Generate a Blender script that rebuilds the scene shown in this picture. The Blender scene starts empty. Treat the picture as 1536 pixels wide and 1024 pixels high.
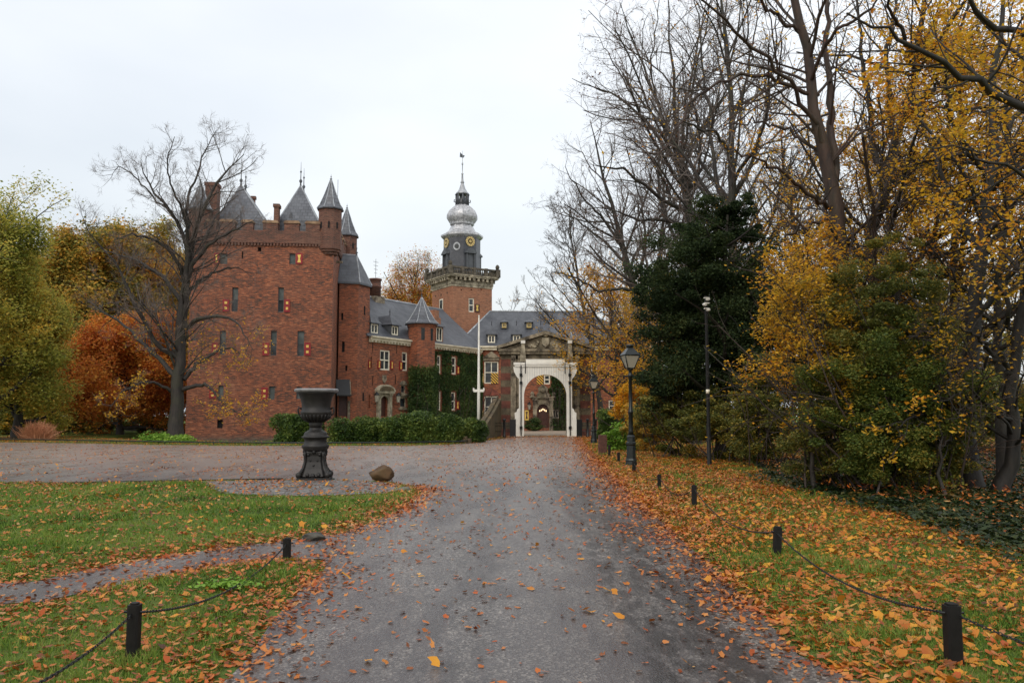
import bpy, math, random
import numpy as np
from mathutils import Vector
R = math.radians
scene = bpy.context.scene
# ------------------------------------------------------------------ camera
F = 1240.0; CX = 768.0; CY = 512.0; HC = 1.6
PITCH = math.atan(110/1240)
cam_d = bpy.data.cameras.new('camera'); cam = bpy.data.objects.new('camera', cam_d)
scene.collection.objects.link(cam); scene.camera = cam
cam.location = (0, 0, HC); cam.rotation_euler = (math.pi/2+PITCH, 0, 0)
cam_d.sensor_width = 36; cam_d.lens = 36*F/1536; cam_d.clip_end = 3000; cam_d.clip_start = 0.1
# ------------------------------------------------------------------ world, sun, exposure
SUN_EL, SUN_AZ = R(42), R(200)
w = bpy.data.worlds.new("World"); scene.world = w; w.use_nodes = True
nt = w.node_tree; nt.nodes.clear()
out = nt.nodes.new('ShaderNodeOutputWorld'); bg = nt.nodes.new('ShaderNodeBackground'); bg2 = nt.nodes.new('ShaderNodeBackground')
add = nt.nodes.new('ShaderNodeAddShader')
sky = nt.nodes.new('ShaderNodeTexSky'); sky.sky_type = 'NISHITA'; sky.sun_disc = False
sky.sun_elevation = SUN_EL; sky.sun_rotation = SUN_AZ; sky.air_density = 1.5; sky.dust_density = 5
bg.inputs['Strength'].default_value = 0.05
tc = nt.nodes.new('ShaderNodeTexCoord'); mp = nt.nodes.new('ShaderNodeMapping'); mp.inputs['Scale'].default_value = (1.2, 1.2, 3.0)
nz = nt.nodes.new('ShaderNodeTexNoise'); nz.inputs['Scale'].default_value = 1.6; nz.inputs['Detail'].default_value = 5; nz.inputs['Roughness'].default_value = .45
sep = nt.nodes.new('ShaderNodeSeparateXYZ'); ma = nt.nodes.new('ShaderNodeMath'); ma.operation = 'MULTIPLY_ADD'; ma.inputs[1].default_value = .8
mb_ = nt.nodes.new('ShaderNodeMath'); mb_.operation = 'MULTIPLY_ADD'; mb_.inputs[1].default_value = 1.05; mb_.inputs[2].default_value = -0.18
mc_ = nt.nodes.new('ShaderNodeMath'); mc_.operation = 'MULTIPLY_ADD'; mc_.inputs[1].default_value = .25
rp = nt.nodes.new('ShaderNodeValToRGB')
rp.color_ramp.elements[0].position = .22; rp.color_ramp.elements[0].color = (.60, .635, .685, 1)
rp.color_ramp.elements[1].position = .85; rp.color_ramp.elements[1].color = (1.0, 1.0, .995, 1)
L_ = nt.links.new
L_(tc.outputs['Generated'], mp.inputs['Vector']); L_(mp.outputs[0], nz.inputs['Vector']); L_(tc.outputs['Generated'], sep.inputs[0])
L_(sep.outputs['Z'], mb_.inputs[0]); L_(sep.outputs['X'], mc_.inputs[0]); L_(mb_.outputs[0], mc_.inputs[2])
L_(nz.outputs['Fac'], ma.inputs[0]); L_(mc_.outputs[0], ma.inputs[2]); L_(ma.outputs[0], rp.inputs[0])
L_(rp.outputs[0], bg2.inputs['Color']); bg2.inputs['Strength'].default_value = 1.02
L_(sky.outputs[0], bg.inputs['Color']); L_(bg.outputs[0], add.inputs[0]); L_(bg2.outputs[0], add.inputs[1]); L_(add.outputs[0], out.inputs[0])
sd = bpy.data.lights.new('sun', 'SUN'); sd.energy = 0.6; sd.angle = R(25); sd.color = (1, .97, .93)
so = bpy.data.objects.new('sun', sd); scene.collection.objects.link(so)
so.rotation_euler = (math.pi/2-SUN_EL, 0, math.pi-SUN_AZ+0)
scene.view_settings.view_transform = 'Standard'; scene.view_settings.look = 'None'
scene.view_settings.exposure = 0.0; scene.view_settings.gamma = 1; scene.view_settings.use_curve_mapping = False
scene.render.resolution_x = 1024; scene.render.resolution_y = 682

# ------------------------------------------------------------------ pixel to world
cp, sp_ = math.cos(PITCH), math.sin(PITCH)
def ray(px, py):
    u = (px-CX)/F; v = (CY-py)/F
    return Vector((u, cp-v*sp_, sp_+v*cp))
def at(px, py, Y):
    d = ray(px, py); k = Y/d.y
    return Vector((d.x*k, Y, HC+d.z*k))
def G(px, py, z=0.0):
    d = ray(px, py); k = (z-HC)/d.z
    return (d.x*k, d.y*k)
def zat(py, Y): return at(CX, py, Y).z
def xat(px, Y, py=600): return at(px, py, Y).x

# ------------------------------------------------------------------ tags
def tag(o, label, cat, group=None, kind=None):
    if label: o['label'] = label
    if cat: o['category'] = cat
    if group: o['group'] = group
    if kind: o['kind'] = kind
    return o
def thing(name, label, cat, loc=(0, 0, 0), rz=0, group=None):
    o = bpy.data.objects.new(name, None); scene.collection.objects.link(o)
    o.location = loc; o.rotation_euler = (0, 0, rz); o.empty_display_size = .2
    return tag(o, label, cat, group)
def copy_tree(o, parent=None):
    c = o.copy(); scene.collection.objects.link(c); c.parent = parent
    for ch in list(o.children): copy_tree(ch, c)
    return c

# ------------------------------------------------------------------ materials
def s2l(c):
    return tuple(((x/255)/12.92 if x/255 <= .04045 else ((x/255+.055)/1.055)**2.4) for x in c)+(1,)
class NT:
    def __init__(s, name):
        s.m = bpy.data.materials.new(name); s.m.use_nodes = True; s.t = s.m.node_tree
        s.p = s.t.nodes['Principled BSDF']; s.o = s.t.nodes['Material Output']
    def n(s, typ, **kw):
        x = s.t.nodes.new('ShaderNode'+typ)
        for k, v in kw.items():
            if k in x.inputs: x.inputs[k].default_value = v
            else: setattr(x, k, v)
        return x
    def l(s, a, b): s.t.links.new(a, b)
    def ramp(s, fac, stops):
        r = s.n('ValToRGB'); e = r.color_ramp.elements
        while len(e) < len(stops): e.new(.5)
        for q, (p, c) in zip(e, stops): q.position = p; q.color = c if len(c) == 4 else tuple(c)+(1,)
        s.l(fac, r.inputs[0]); return r.outputs[0]
    def mix(s, fac, a, b, mode='MIX'):
        x = s.n('Mix', data_type='RGBA', blend_type=mode)
        for i, v in ((0, fac), (6, a), (7, b)):
            if hasattr(v, 'links') or hasattr(v, 'is_output'): s.l(v, x.inputs[i])
            else: x.inputs[i].default_value = v
        return x.outputs[2]
    def math(s, op, a, b=0, c=0):
        x = s.n('Math', operation=op)
        for i, v in enumerate((a, b, c)):
            if hasattr(v, 'is_output'): s.l(v, x.inputs[i])
            else: x.inputs[i].default_value = v
        return x.outputs[0]
    def coord(s, out='Object', scale=(1, 1, 1)):
        t = s.n('TexCoord'); mp = s.n('Mapping'); mp.inputs['Scale'].default_value = scale
        s.l(t.outputs[out], mp.inputs[0]); return mp.outputs[0]
    def noise(s, vec, scale, detail=4, rough=.55, dist=0):
        x = s.n('TexNoise', Scale=scale, Detail=detail, Roughness=rough, Distortion=dist); s.l(vec, x.inputs['Vector']); return x.outputs['Fac']
    def wallvec(s):      # (along wall, height) from object position and normal
        t = s.n('TexCoord'); a = s.n('SeparateXYZ'); b = s.n('SeparateXYZ'); s.l(t.outputs['Object'], a.inputs[0]); s.l(t.outputs['Normal'], b.inputs[0])
        nx = s.math('ABSOLUTE', b.outputs[0]); big = s.math('GREATER_THAN', nx, .7)
        d = s.math('SUBTRACT', a.outputs[1], a.outputs[0]); u = s.math('MULTIPLY_ADD', d, big, a.outputs[0])
        c = s.n('CombineXYZ'); s.l(u, c.inputs[0]); s.l(a.outputs[2], c.inputs[1]); s.l(a.outputs[1], c.inputs[2]); return c.outputs[0], u, a.outputs[2]
    def bump(s, h, strength=.3, dist=.02):
        b = s.n('Bump', Strength=strength, Distance=dist); s.l(h, b.inputs['Height']); s.l(b.outputs[0], s.p.inputs['Normal'])
def plain(name, col, rough=.6, metal=0, var=.25, scale=6, bump=.15, spec=.5):
    m = NT(name); v = m.coord(); f = m.noise(v, scale, 5, .6)
    c = s2l(col); lo = tuple(x*(1-var) for x in c[:3])+(1,); hi = tuple(min(1, x*(1+var)) for x in c[:3])+(1,)
    m.l(m.ramp(f, [(.3, lo), (.7, hi)]), m.p.inputs['Base Color'])
    m.p.inputs['Roughness'].default_value = rough; m.p.inputs['Metallic'].default_value = metal
    m.p.inputs['Specular IOR Level'].default_value = spec
    if bump: m.bump(f, bump, .01)
    return m.m
def brickmat(name, cols, mortar=(120, 100, 88), grime=.5, algae=None):
    m = NT(name); v, u, z = m.wallvec()
    br = m.n('TexBrick', Scale=1.0, offset=.5); br.inputs['Brick Width'].default_value = .24; br.inputs['Row Height'].default_value = .085
    br.inputs['Mortar Size'].default_value = .009; br.inputs['Mortar Smooth'].default_value = .3; br.inputs['Bias'].default_value = 0
    br.inputs['Color1'].default_value = (0, 0, 0, 1); br.inputs['Color2'].default_value = (1, 1, 1, 1); br.inputs['Mortar'].default_value = (.5, .5, .5, 1)
    m.l(v, br.inputs['Vector'])
    mp = m.n('Mapping'); mp.inputs['Scale'].default_value = (1.0, 8.0, 1.0); m.l(v, mp.inputs[0])
    st = m.noise(mp.outputs[0], 1.7, 8, .82)
    mp2 = m.n('Mapping'); mp2.inputs['Scale'].default_value = (.22, .35, .22); m.l(v, mp2.inputs[0])
    big = m.noise(mp2.outputs[0], 1.3, 5, .65)
    k = m.math('MULTIPLY_ADD', br.outputs['Color'], .28, m.math('MULTIPLY_ADD', st, 2.9, -1.10))
    k = m.math('MULTIPLY_ADD', big, .9, m.math('SUBTRACT', k, .45))
    n = len(cols)
    c = m.ramp(k, [(.12+.76*i/(n-1), s2l(q)) for i, q in enumerate(cols)])
    g = m.math('MULTIPLY', m.ramp(big, [(.45, (0, 0, 0)), (.72, (1, 1, 1))]), grime)
    c = m.mix(g, c, s2l((74, 56, 50)))
    c = m.mix(br.outputs['Fac'], c, s2l(mortar))
    if algae is not None:
        a = m.math('MULTIPLY_ADD', st, 1.6, m.math('MULTIPLY_ADD', z, -1.1, algae-.8))
        a = m.ramp(a, [(.3, (0, 0, 0)), (.75, (1, 1, 1))])
        c = m.mix(a, c, m.ramp(st, [(.4, s2l((62, 58, 50))), (.6, s2l((112, 104, 92)))]))
    m.l(c, m.p.inputs['Base Color']); m.p.inputs['Roughness'].default_value = .82
    m.bump(m.math('MULTIPLY_ADD', br.outputs['Fac'], -1, st), .5, .015)
    return m.m
def slatemat(name, cols=((70, 74, 82), (98, 102, 110))):
    m = NT(name); v, u, z = m.wallvec()
    br = m.n('TexBrick', Scale=1.0); br.inputs['Brick Width'].default_value = .4; br.inputs['Row Height'].default_value = .3
    br.inputs['Mortar Size'].default_value = .03; br.inputs['Color1'].default_value = s2l(cols[0]); br.inputs['Color2'].default_value = s2l(cols[1]); br.inputs['Mortar'].default_value = s2l((50, 52, 58))
    m.l(v, br.inputs['Vector']); f = m.noise(m.coord(scale=(1, 1, .5)), .9, 6, .7)
    c = m.mix(.42, br.outputs['Color'], m.ramp(f, [(.35, s2l((56, 59, 66))), (.68, s2l((112, 116, 122)))]))
    m.l(c, m.p.inputs['Base Color']); m.p.inputs['Roughness'].default_value = .45
    m.bump(br.outputs['Fac'], .4, .02); return m.m
def stonemat(name, a=(96, 88, 74), b=(168, 158, 138), moss=.35):
    m = NT(name); v = m.coord(); f = m.noise(v, 1.6, 8, .7); g = m.noise(m.coord(scale=(1, 1, .25)), 1.1, 5, .6)
    c = m.ramp(f, [(.38, s2l(a)), (.62, s2l(b))]); k = m.math('MULTIPLY', m.ramp(g, [(.48, (0, 0, 0)), (.68, (1, 1, 1))]), moss)
    c = m.mix(k, c, s2l((70, 68, 48))); m.l(c, m.p.inputs['Base Color']); m.p.inputs['Roughness'].default_value = .85; m.bump(f, .4, .03); return m.m
def leafmat(name, cols, trans=.35, noise_scale=.35, rough=.5):
    m = NT(name); geo = m.n('NewGeometry'); v = m.coord('Object'); f = m.noise(v, noise_scale, 3, .5)
    k = m.math('MULTIPLY_ADD', geo.outputs['Random Per Island'], .62, m.math('MULTIPLY_ADD', f, 1.6, -.62))
    n = len(cols); c = m.ramp(k, [(.04+.92*i/(n-1), s2l(q)) for i, q in enumerate(cols)])
    m.l(c, m.p.inputs['Base Color']); m.p.inputs['Roughness'].default_value = rough; m.p.inputs['Specular IOR Level'].default_value = .25
    tr = m.n('BsdfTranslucent'); m.l(c, tr.inputs[0]); mx = m.n('MixShader'); mx.inputs[0].default_value = trans
    m.l(m.p.outputs[0], mx.inputs[1]); m.l(tr.outputs[0], mx.inputs[2]); m.l(mx.outputs[0], m.o.inputs['Surface']); return m.m
def barkmat(name, a, b, moss=(70, 76, 40), mk=.4):
    m = NT(name); f = m.noise(m.coord(scale=(1, 1, .25)), 9, 6, .7); g = m.noise(m.coord(), 1.3, 3, .5)
    c = m.ramp(f, [(.35, s2l(a)), (.65, s2l(b))]); k = m.math('MULTIPLY', m.ramp(g, [(.45, (0, 0, 0)), (.62, (1, 1, 1))]), mk)
    m.l(m.mix(k, c, s2l(moss)), m.p.inputs['Base Color']); m.p.inputs['Roughness'].default_value = .7; m.bump(f, .6, .03); return m.m

M = {}
M['brick'] = brickmat('old_red_brick', [(46, 34, 30), (86, 49, 35), (132, 70, 43), (178, 96, 56), (198, 138, 100)], algae=.35)
M['brick_dark'] = brickmat('weathered_parapet_brick', [(44, 34, 31), (84, 52, 42), (120, 70, 52), (148, 106, 84)], grime=.7)
M['brick_orange'] = brickmat('orange_brick', [(62, 40, 31), (116, 64, 40), (166, 87, 50), (202, 120, 76)], grime=.4)
M['brick_brown'] = brickmat('brown_tower_brick', [(92, 60, 46), (146, 90, 62), (172, 108, 74), (186, 130, 96)], mortar=(150, 132, 112), grime=.25)
M['slate'] = slatemat('grey_slate'); M['slate_dark'] = slatemat('dark_slate', ((46, 49, 57), (66, 70, 78)))
M['lead'] = plain('lead_sheet', (158, 162, 166), .38, .3, .45, 2.2); M['lead_pale'] = plain('streaked_pale_lead', (176, 178, 182), .35, .25, .5, 4)
M['lead_dark'] = plain('dark_lead', (80, 84, 88), .5, .1, .3, 3)
M['stone'] = stonemat('weathered_sandstone', (58, 50, 42), (160, 148, 126), .45); M['stone_light'] = stonemat('pale_cornice_stone', (96, 88, 74), (190, 180, 156), .3)
M['stone_red'] = stonemat('red_band_brick', (104, 58, 48), (146, 84, 70), .2)
M['stone_cream'] = stonemat('cream_cornice_stone', (196, 186, 160), (228, 220, 198), .0); M['cap'] = stonemat('merlon_cap_stone', (110, 84, 66), (160, 132, 104), .4)
M['white'] = plain('white_paint', (226, 224, 216), .5, 0, .08, 2.5, .05)
M['cream'] = plain('cream_paint', (234, 228, 208), .5, 0, .1, 4, .05)
M['black'] = plain('black_iron', (20, 22, 24), .35, .2, .3, 8)
M['green_iron'] = plain('dark_green_iron', (22, 30, 30), .35, .2, .3, 8)
M['castiron'] = plain('weathered_cast_iron', (31, 29, 28), .55, .1, .5, 7, .4)
M['rim'] = plain('pale_worn_iron', (128, 128, 130), .5, .1, .35, 9, .3)
M['wood'] = plain('dark_brown_wood', (70, 38, 30), .5, 0, .3, 5)
M['post'] = plain('black_stained_wood', (17, 16, 15), .6, 0, .5, 14, .3, .3)
M['post_brown'] = plain('brown_steel_post', (82, 50, 40), .7, 0, .4, 14, .3)
M['rock'] = stonemat('brown_boulder', (48, 34, 22), (104, 74, 44), .5); M['rock_grey'] = stonemat('grey_boulder', (66, 66, 62), (124, 122, 112), .3)
M['gold'] = plain('gilt', (196, 172, 112), .35, .3, .15, 8); M['red_paint'] = plain('crimson_paint', (138, 20, 30), .5, 0, .15, 6, .05)
M['yellow_paint'] = plain('yellow_paint', (222, 188, 92), .5, 0, .1, 6, .05); M['dark_gap'] = plain('unlit_interior', (20, 20, 22), .9, 0, .3, 2)
m = NT('window_glass'); m.l(m.ramp(m.noise(m.coord(), 1.1, 3), [(.35, s2l((24, 28, 30))), (.7, s2l((70, 76, 80)))]), m.p.inputs['Base Color']); m.p.inputs['Roughness'].default_value = .12; M['glass'] = m.m
m = NT('leaded_glass'); m.l(m.ramp(m.noise(m.coord(), 2.1, 3), [(.35, s2l((58, 66, 66))), (.7, s2l((92, 100, 98)))]), m.p.inputs['Base Color']); m.p.inputs['Roughness'].default_value = .3; M['glass_grey'] = m.m
m = NT('striped_paint'); v, u, z = m.wallvec(); q = m.math('FRACT', m.math('MULTIPLY', m.math('ADD', u, z), 3.4)); q = m.math('GREATER_THAN', q, .5)
m.l(m.mix(q, s2l((226, 176, 60)), s2l((34, 28, 26))), m.p.inputs['Base Color']); M['stripe'] = m.m
m = NT('frosted_lamp_glass'); m.p.inputs['Base Color'].default_value = s2l((188, 184, 168)); m.p.inputs['Roughness'].default_value = .25
m.p.inputs['Transmission Weight'].default_value = .35; M['lampglass'] = m.m
m = NT('lit_lantern'); m.p.inputs['Base Color'].default_value = (1, .8, .5, 1); m.p.inputs['Emission Color'].default_value = (1, .72, .4, 1); m.p.inputs['Emission Strength'].default_value = 2.2; M['lit'] = m.m
m = NT('banded_masonry')   # courses of red brick and grey stone
v, u, z = m.wallvec(); f = m.noise(m.coord(), 2.2, 6, .7); q = m.math('GREATER_THAN', m.math('FRACT', m.math('MULTIPLY', z, .95)), .52)
c = m.mix(q, m.ramp(f, [(.35, s2l((76, 44, 37))), (.65, s2l((120, 70, 56)))]), m.ramp(f, [(.35, s2l((66, 58, 46))), (.65, s2l((112, 100, 80)))]))
m.l(c, m.p.inputs['Base Color']); m.p.inputs['Roughness'].default_value = .85; m.bump(f, .3, .02); M['banded'] = m.m; M['stone_dark'] = stonemat('dark_balustrade_stone', (48, 45, 40), (112, 104, 90), .3); M['stone_moss'] = stonemat('mossy_brown_stone', (64, 54, 40), (112, 96, 68), .7)
M['bark'] = barkmat('wet_grey_bark', (24, 21, 20), (54, 47, 42), (52, 56, 32), .35); M['bark_brown'] = barkmat('brown_bark', (32, 22, 18), (66, 46, 35), mk=.12)
M['twig'] = plain('twig_bark', (64, 54, 49), .75, 0, .3, 4, 0); M['twig_pale'] = plain('pale_twig_bark', (98, 88, 82), .7, 0, .25, 4, 0)
M['lf_green'] = leafmat('green_turning_leaves', [(112, 124, 58), (150, 156, 72), (184, 180, 88), (208, 190, 88), (222, 176, 72)], .55)
M['lf_olive'] = leafmat('olive_leaves', [(70, 80, 40), (98, 106, 52), (124, 122, 58), (156, 136, 56), (200, 154, 52)])
M['lf_ochre'] = leafmat('ochre_leaves', [(128, 136, 70), (172, 162, 80), (210, 176, 84), (222, 168, 72), (198, 138, 68)], .5)
M['lf_yellow'] = leafmat('yellow_leaves', [(160, 142, 54), (208, 164, 50), (230, 184, 54), (230, 162, 46), (200, 124, 40)], .5)
M['lf_orange'] = leafmat('orange_beech_leaves', [(150, 86, 46), (188, 106, 52), (216, 134, 62), (226, 170, 78), (172, 98, 50)], .55)
M['lf_brown'] = leafmat('withered_brown_leaves', [(72, 38, 28), (104, 56, 38), (134, 72, 46)])
M['lf_yew'] = leafmat('dark_yew_needles', [(24, 36, 22), (40, 56, 32), (60, 76, 42), (80, 88, 48)], .3, .8, .8)
M['lf_rhodo'] = leafmat('rhododendron_leaves', [(40, 58, 28), (62, 86, 38), (94, 114, 50), (130, 140, 66)], .25, 1.0, .4)
M['lf_ivy'] = leafmat('ivy_leaves', [(40, 58, 32), (56, 78, 42), (78, 100, 52), (104, 116, 60)], .25, .6, .5)
M['lf_bright'] = leafmat('bright_green_leaves', [(88, 128, 40), (120, 158, 56), (150, 180, 76)], .3, 1)
M['lf_rust'] = leafmat('rusty_grass_blades', [(176, 122, 90), (204, 146, 110), (222, 170, 136)], .3, 1)
M['bark_dark'] = barkmat('dark_wet_bark', (16, 14, 13), (40, 34, 29), (38, 40, 24), .3)
M['lf_hazel'] = leafmat('hazel_leaves', [(56, 74, 34), (80, 98, 44), (106, 118, 52), (134, 130, 56), (184, 146, 52)])
# ------------------------------------------------------------------ mesh helpers
class MB:
    def __init__(s): s.v = []; s.f = []; s.mi = []; s.sm = []
    def add(s, vs, fs, mi=0, sm=False):
        b = len(s.v); s.v += [tuple(x) for x in vs]; s.f += [tuple(b+i for i in f) for f in fs]; s.mi += [mi]*len(fs); s.sm += [sm]*len(fs); return s
    def box(s, x0, x1, y0, y1, z0, z1, mi=0):
        vs = [(x, y, z) for z in (z0, z1) for y in (y0, y1) for x in (x0, x1)]
        return s.add(vs, [(0, 2, 3, 1), (4, 5, 7, 6), (0, 1, 5, 4), (2, 6, 7, 3), (0, 4, 6, 2), (1, 3, 7, 5)], mi)
    def cbox(s, c, size, mi=0): return s.box(c[0]-size[0]/2, c[0]+size[0]/2, c[1]-size[1]/2, c[1]+size[1]/2, c[2]-size[2]/2, c[2]+size[2]/2, mi)
    def lathe(s, prof, n=16, c=(0, 0), mi=0, sm=True, rot=0, sq=None, caps=True):
        vs = []; fs = []; m = len(prof)
        for r, z in prof:
            for i in range(n):
                a = rot+2*math.pi*i/n; k = 1
                vs.append((c[0]+r*math.cos(a), c[1]+r*math.sin(a), z))
        for j in range(m-1):
            for i in range(n): i2 = (i+1) % n; fs.append((j*n+i, j*n+i2, (j+1)*n+i2, (j+1)*n+i))
        s.add(vs, fs, mi, sm)
        if caps:
            b = len(s.v)-len(vs); s.f += [tuple(b+i for i in reversed(range(n))), tuple(b+(m-1)*n+i for i in range(n))]; s.mi += [mi]*2; s.sm += [False]*2
        return s
    def prism(s, poly, y0, y1, mi=0):     # outline in x,z (anticlockwise seen from -y) pushed along y
        n = len(poly); vs = [(x, y0, z) for x, z in poly]+[(x, y1, z) for x, z in poly]
        return s.add(vs, [tuple(range(n)), tuple(reversed(range(n, 2*n)))]+[(i, i+n, (i+1) % n+n, (i+1) % n) for i in range(n)], mi)
    def zprism(s, poly, z0, z1, mi=0):
        n = len(poly); vs = [(x, y, z0) for x, y in poly]+[(x, y, z1) for x, y in poly]
        return s.add(vs, [tuple(reversed(range(n))), tuple(range(n, 2*n))]+[(i, (i+1) % n, (i+1) % n+n, i+n) for i in range(n)], mi)
    def tube(s, pts, r, k=6, mi=0, sm=True):
        P = np.array([[tuple(p) for p in pts]], float); rr = np.broadcast_to(np.array(r, float), (len(pts),))[None]
        V, Fc = tubes(P, rr, k); n = len(pts)
        return s.add(V, [tuple(f) for f in Fc]+[tuple(reversed(range(k))), tuple((n-1)*k+i for i in range(k))], mi, sm)
    def facade(s, x0, x1, z0, z1, y, opens, depth=.25, mi=0):    # wall plane facing -y with real openings and reveals
        opens = [(max(a, x0), max(b, z0), min(c, x1), min(d, z1)) for a, b, c, d in opens]
        xs = sorted({x0, x1} | {o[0] for o in opens} | {o[2] for o in opens}); zs = sorted({z0, z1} | {o[1] for o in opens} | {o[3] for o in opens})
        for i in range(len(xs)-1):
            for j in range(len(zs)-1):
                cx = (xs[i]+xs[i+1])/2; cz = (zs[j]+zs[j+1])/2
                if any(o[0] < cx < o[2] and o[1] < cz < o[3] for o in opens): continue
                s.add([(xs[i], y, zs[j]), (xs[i+1], y, zs[j]), (xs[i+1], y, zs[j+1]), (xs[i], y, zs[j+1])], [(0, 1, 2, 3)], mi)
        for a, b, c, d in opens:
            e = y+depth; s.add([(a, y, b), (c, y, b), (c, y, d), (a, y, d), (a, e, b), (c, e, b), (c, e, d), (a, e, d)], [(0, 4, 5, 1), (1, 5, 6, 2), (2, 6, 7, 3), (3, 7, 4, 0), (4, 7, 6, 5)], mi)
        return s
    def build(s, name, mats, parent=None):
        me = bpy.data.meshes.new(name); me.from_pydata(s.v, [], s.f)
        if not isinstance(mats, (list, tuple)): mats = [mats]
        for q in mats: me.materials.append(q)
        me.polygons.foreach_set('material_index', s.mi); me.polygons.foreach_set('use_smooth', s.sm); me.update()
        o = bpy.data.objects.new(name, me); scene.collection.objects.link(o); o.parent = parent; return o
def npobj(name, V, Fc, mat, parent=None, smooth=False):
    me = bpy.data.meshes.new(name); V = np.ascontiguousarray(V, np.float32); n, k = Fc.shape
    me.vertices.add(len(V)); me.vertices.foreach_set('co', V.ravel())
    me.loops.add(n*k); me.loops.foreach_set('vertex_index', np.ascontiguousarray(Fc, np.int32).ravel())
    me.polygons.add(n); me.polygons.foreach_set('loop_start', np.arange(0, n*k, k, dtype=np.int32)); 
    me.polygons.foreach_set('use_smooth', np.full(n, smooth)); me.materials.append(mat); me.update(calc_edges=True); me.validate()
    o = bpy.data.objects.new(name, me); scene.collection.objects.link(o); o.parent = parent; return o
def norm(a): return a/np.maximum(np.linalg.norm(a, axis=-1, keepdims=True), 1e-9)
def tubes(P, Rr, k):
    N, m, _ = P.shape; T = norm(np.gradient(P, axis=1)); mt = np.abs(T.mean(1)); ref = np.zeros((N, 3)); ref[np.arange(N), mt.argmin(1)] = 1
    U = norm(np.cross(T, ref[:, None, :])); W = np.cross(T, U); a = np.arange(k)*2*math.pi/k
    ring = P[:, :, None]+Rr[:, :, None, None]*(np.cos(a)[None, None, :, None]*U[:, :, None]+np.sin(a)[None, None, :, None]*W[:, :, None])
    V = ring.reshape(-1, 3); base = (np.arange(N)*m*k)[:, None, None]; j = (np.arange(m-1)*k)[None, :, None]; i = np.arange(k)[None, None, :]; i2 = (i+1) % k
    A = base+j+i; B = base+j+i2; Fc = np.stack([A, B, B+k, A+k], -1).reshape(-1, 4); return V, Fc
def merge(parts):
    Vs, Fs, b = [], [], 0
    for V, Fc in parts: Vs.append(V); Fs.append(Fc+b); b += len(V)
    return np.concatenate(Vs), np.concatenate(Fs)
# ------------------------------------------------------------------ trees
def strands(start, dirn, L, nseg, wob, trop, rng):
    N = len(start); P = np.empty((N, nseg+1, 3)); P[:, 0] = start; d = norm(dirn); tr = np.array(trop, float)
    for i in range(nseg):
        d = norm(d+rng.normal(size=(N, 3))*wob+tr/nseg); P[:, i+1] = P[:, i]+d*(L/nseg)[:, None]
    return P
def sample(P, Rr, idx, t):
    m = P.shape[1]-1; x = t*m; i = np.minimum(x.astype(int), m-1); f = (x-i)[:, None]
    a = P[idx, i]; b = P[idx, i+1]; return a*(1-f)+b*f, norm(b-a), Rr[idx, i]*(1-f[:, 0])+Rr[idx, i+1]*f[:, 0]
def spawn(P, Rr, n, tmin, ang, lf, rng, nseg, wob, trop, rf=.6, rtip=.35, rmin=.004, lmin=0):
    N = len(P); Ls = np.linalg.norm(np.diff(P, axis=1), axis=2).sum(1)
    if isinstance(n, tuple): cnt = np.maximum(n[0], (Ls*n[1]).astype(int))
    else: cnt = np.full(N, n)
    idx = np.repeat(np.arange(N), cnt); t = tmin+(1-tmin)*rng.random(len(idx)); pos, T, r = sample(P, Rr, idx, t)
    a = R(1)*rng.uniform(ang[0], ang[1], len(idx)); q = rng.normal(size=T.shape); q -= (q*T).sum(1, keepdims=True)*T; q = norm(q)
    d = T*np.cos(a)[:, None]+q*np.sin(a)[:, None]; L = np.maximum(lmin, Ls[idx]*lf*rng.uniform(.6, 1.25, len(idx))*(1.15-.65*t))
    r0 = np.maximum(rmin, np.minimum(r*rf, L*.014)); C = strands(pos, d, L, nseg, wob, trop, rng)
    CR = r0[:, None]*np.linspace(1, rtip, nseg+1)[None]; return C, np.maximum(CR, rmin*.6)
def polyl(pts, m=14, jit=0, rng=None):     # pts: (x,y,z,r) rows, resampled with a smooth curve
    A = np.array(pts, float); s = np.r_[0, np.cumsum(np.linalg.norm(np.diff(A[:, :3], axis=0), axis=1))]; t = np.linspace(0, s[-1], m)
    E = np.stack([np.interp(t, s, A[:, i]) for i in range(4)], 1); K = E.copy()
    for _ in range(2): K[1:-1] = .25*K[:-2]+.5*K[1:-1]+.25*K[2:]
    if rng is not None: K[1:-1, :3] += rng.normal(size=(m-2, 3))*jit
    return K[:, :3], K[:, 3]
def leafquads(pos, size, rng, flat=.5, asp=.62):
    N = len(pos); n = rng.normal(size=(N, 3)); n[:, 2] += np.sign(n[:, 2]+1e-9)*flat*2; n = norm(n); u = rng.normal(size=(N, 3)); u -= (u*n).sum(1, keepdims=True)*n; u = norm(u); v = np.cross(n, u)
    s = size*rng.uniform(.6, 1.3, N)[:, None]; a = s*.5; b = s*.5*asp
    V = np.stack([pos-u*a, pos+v*b+n*a*.25, pos+u*a, pos-v*b+n*a*.25], 1).reshape(-1, 3); return V, np.arange(4*N).reshape(N, 4)
RK = 1.0
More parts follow.
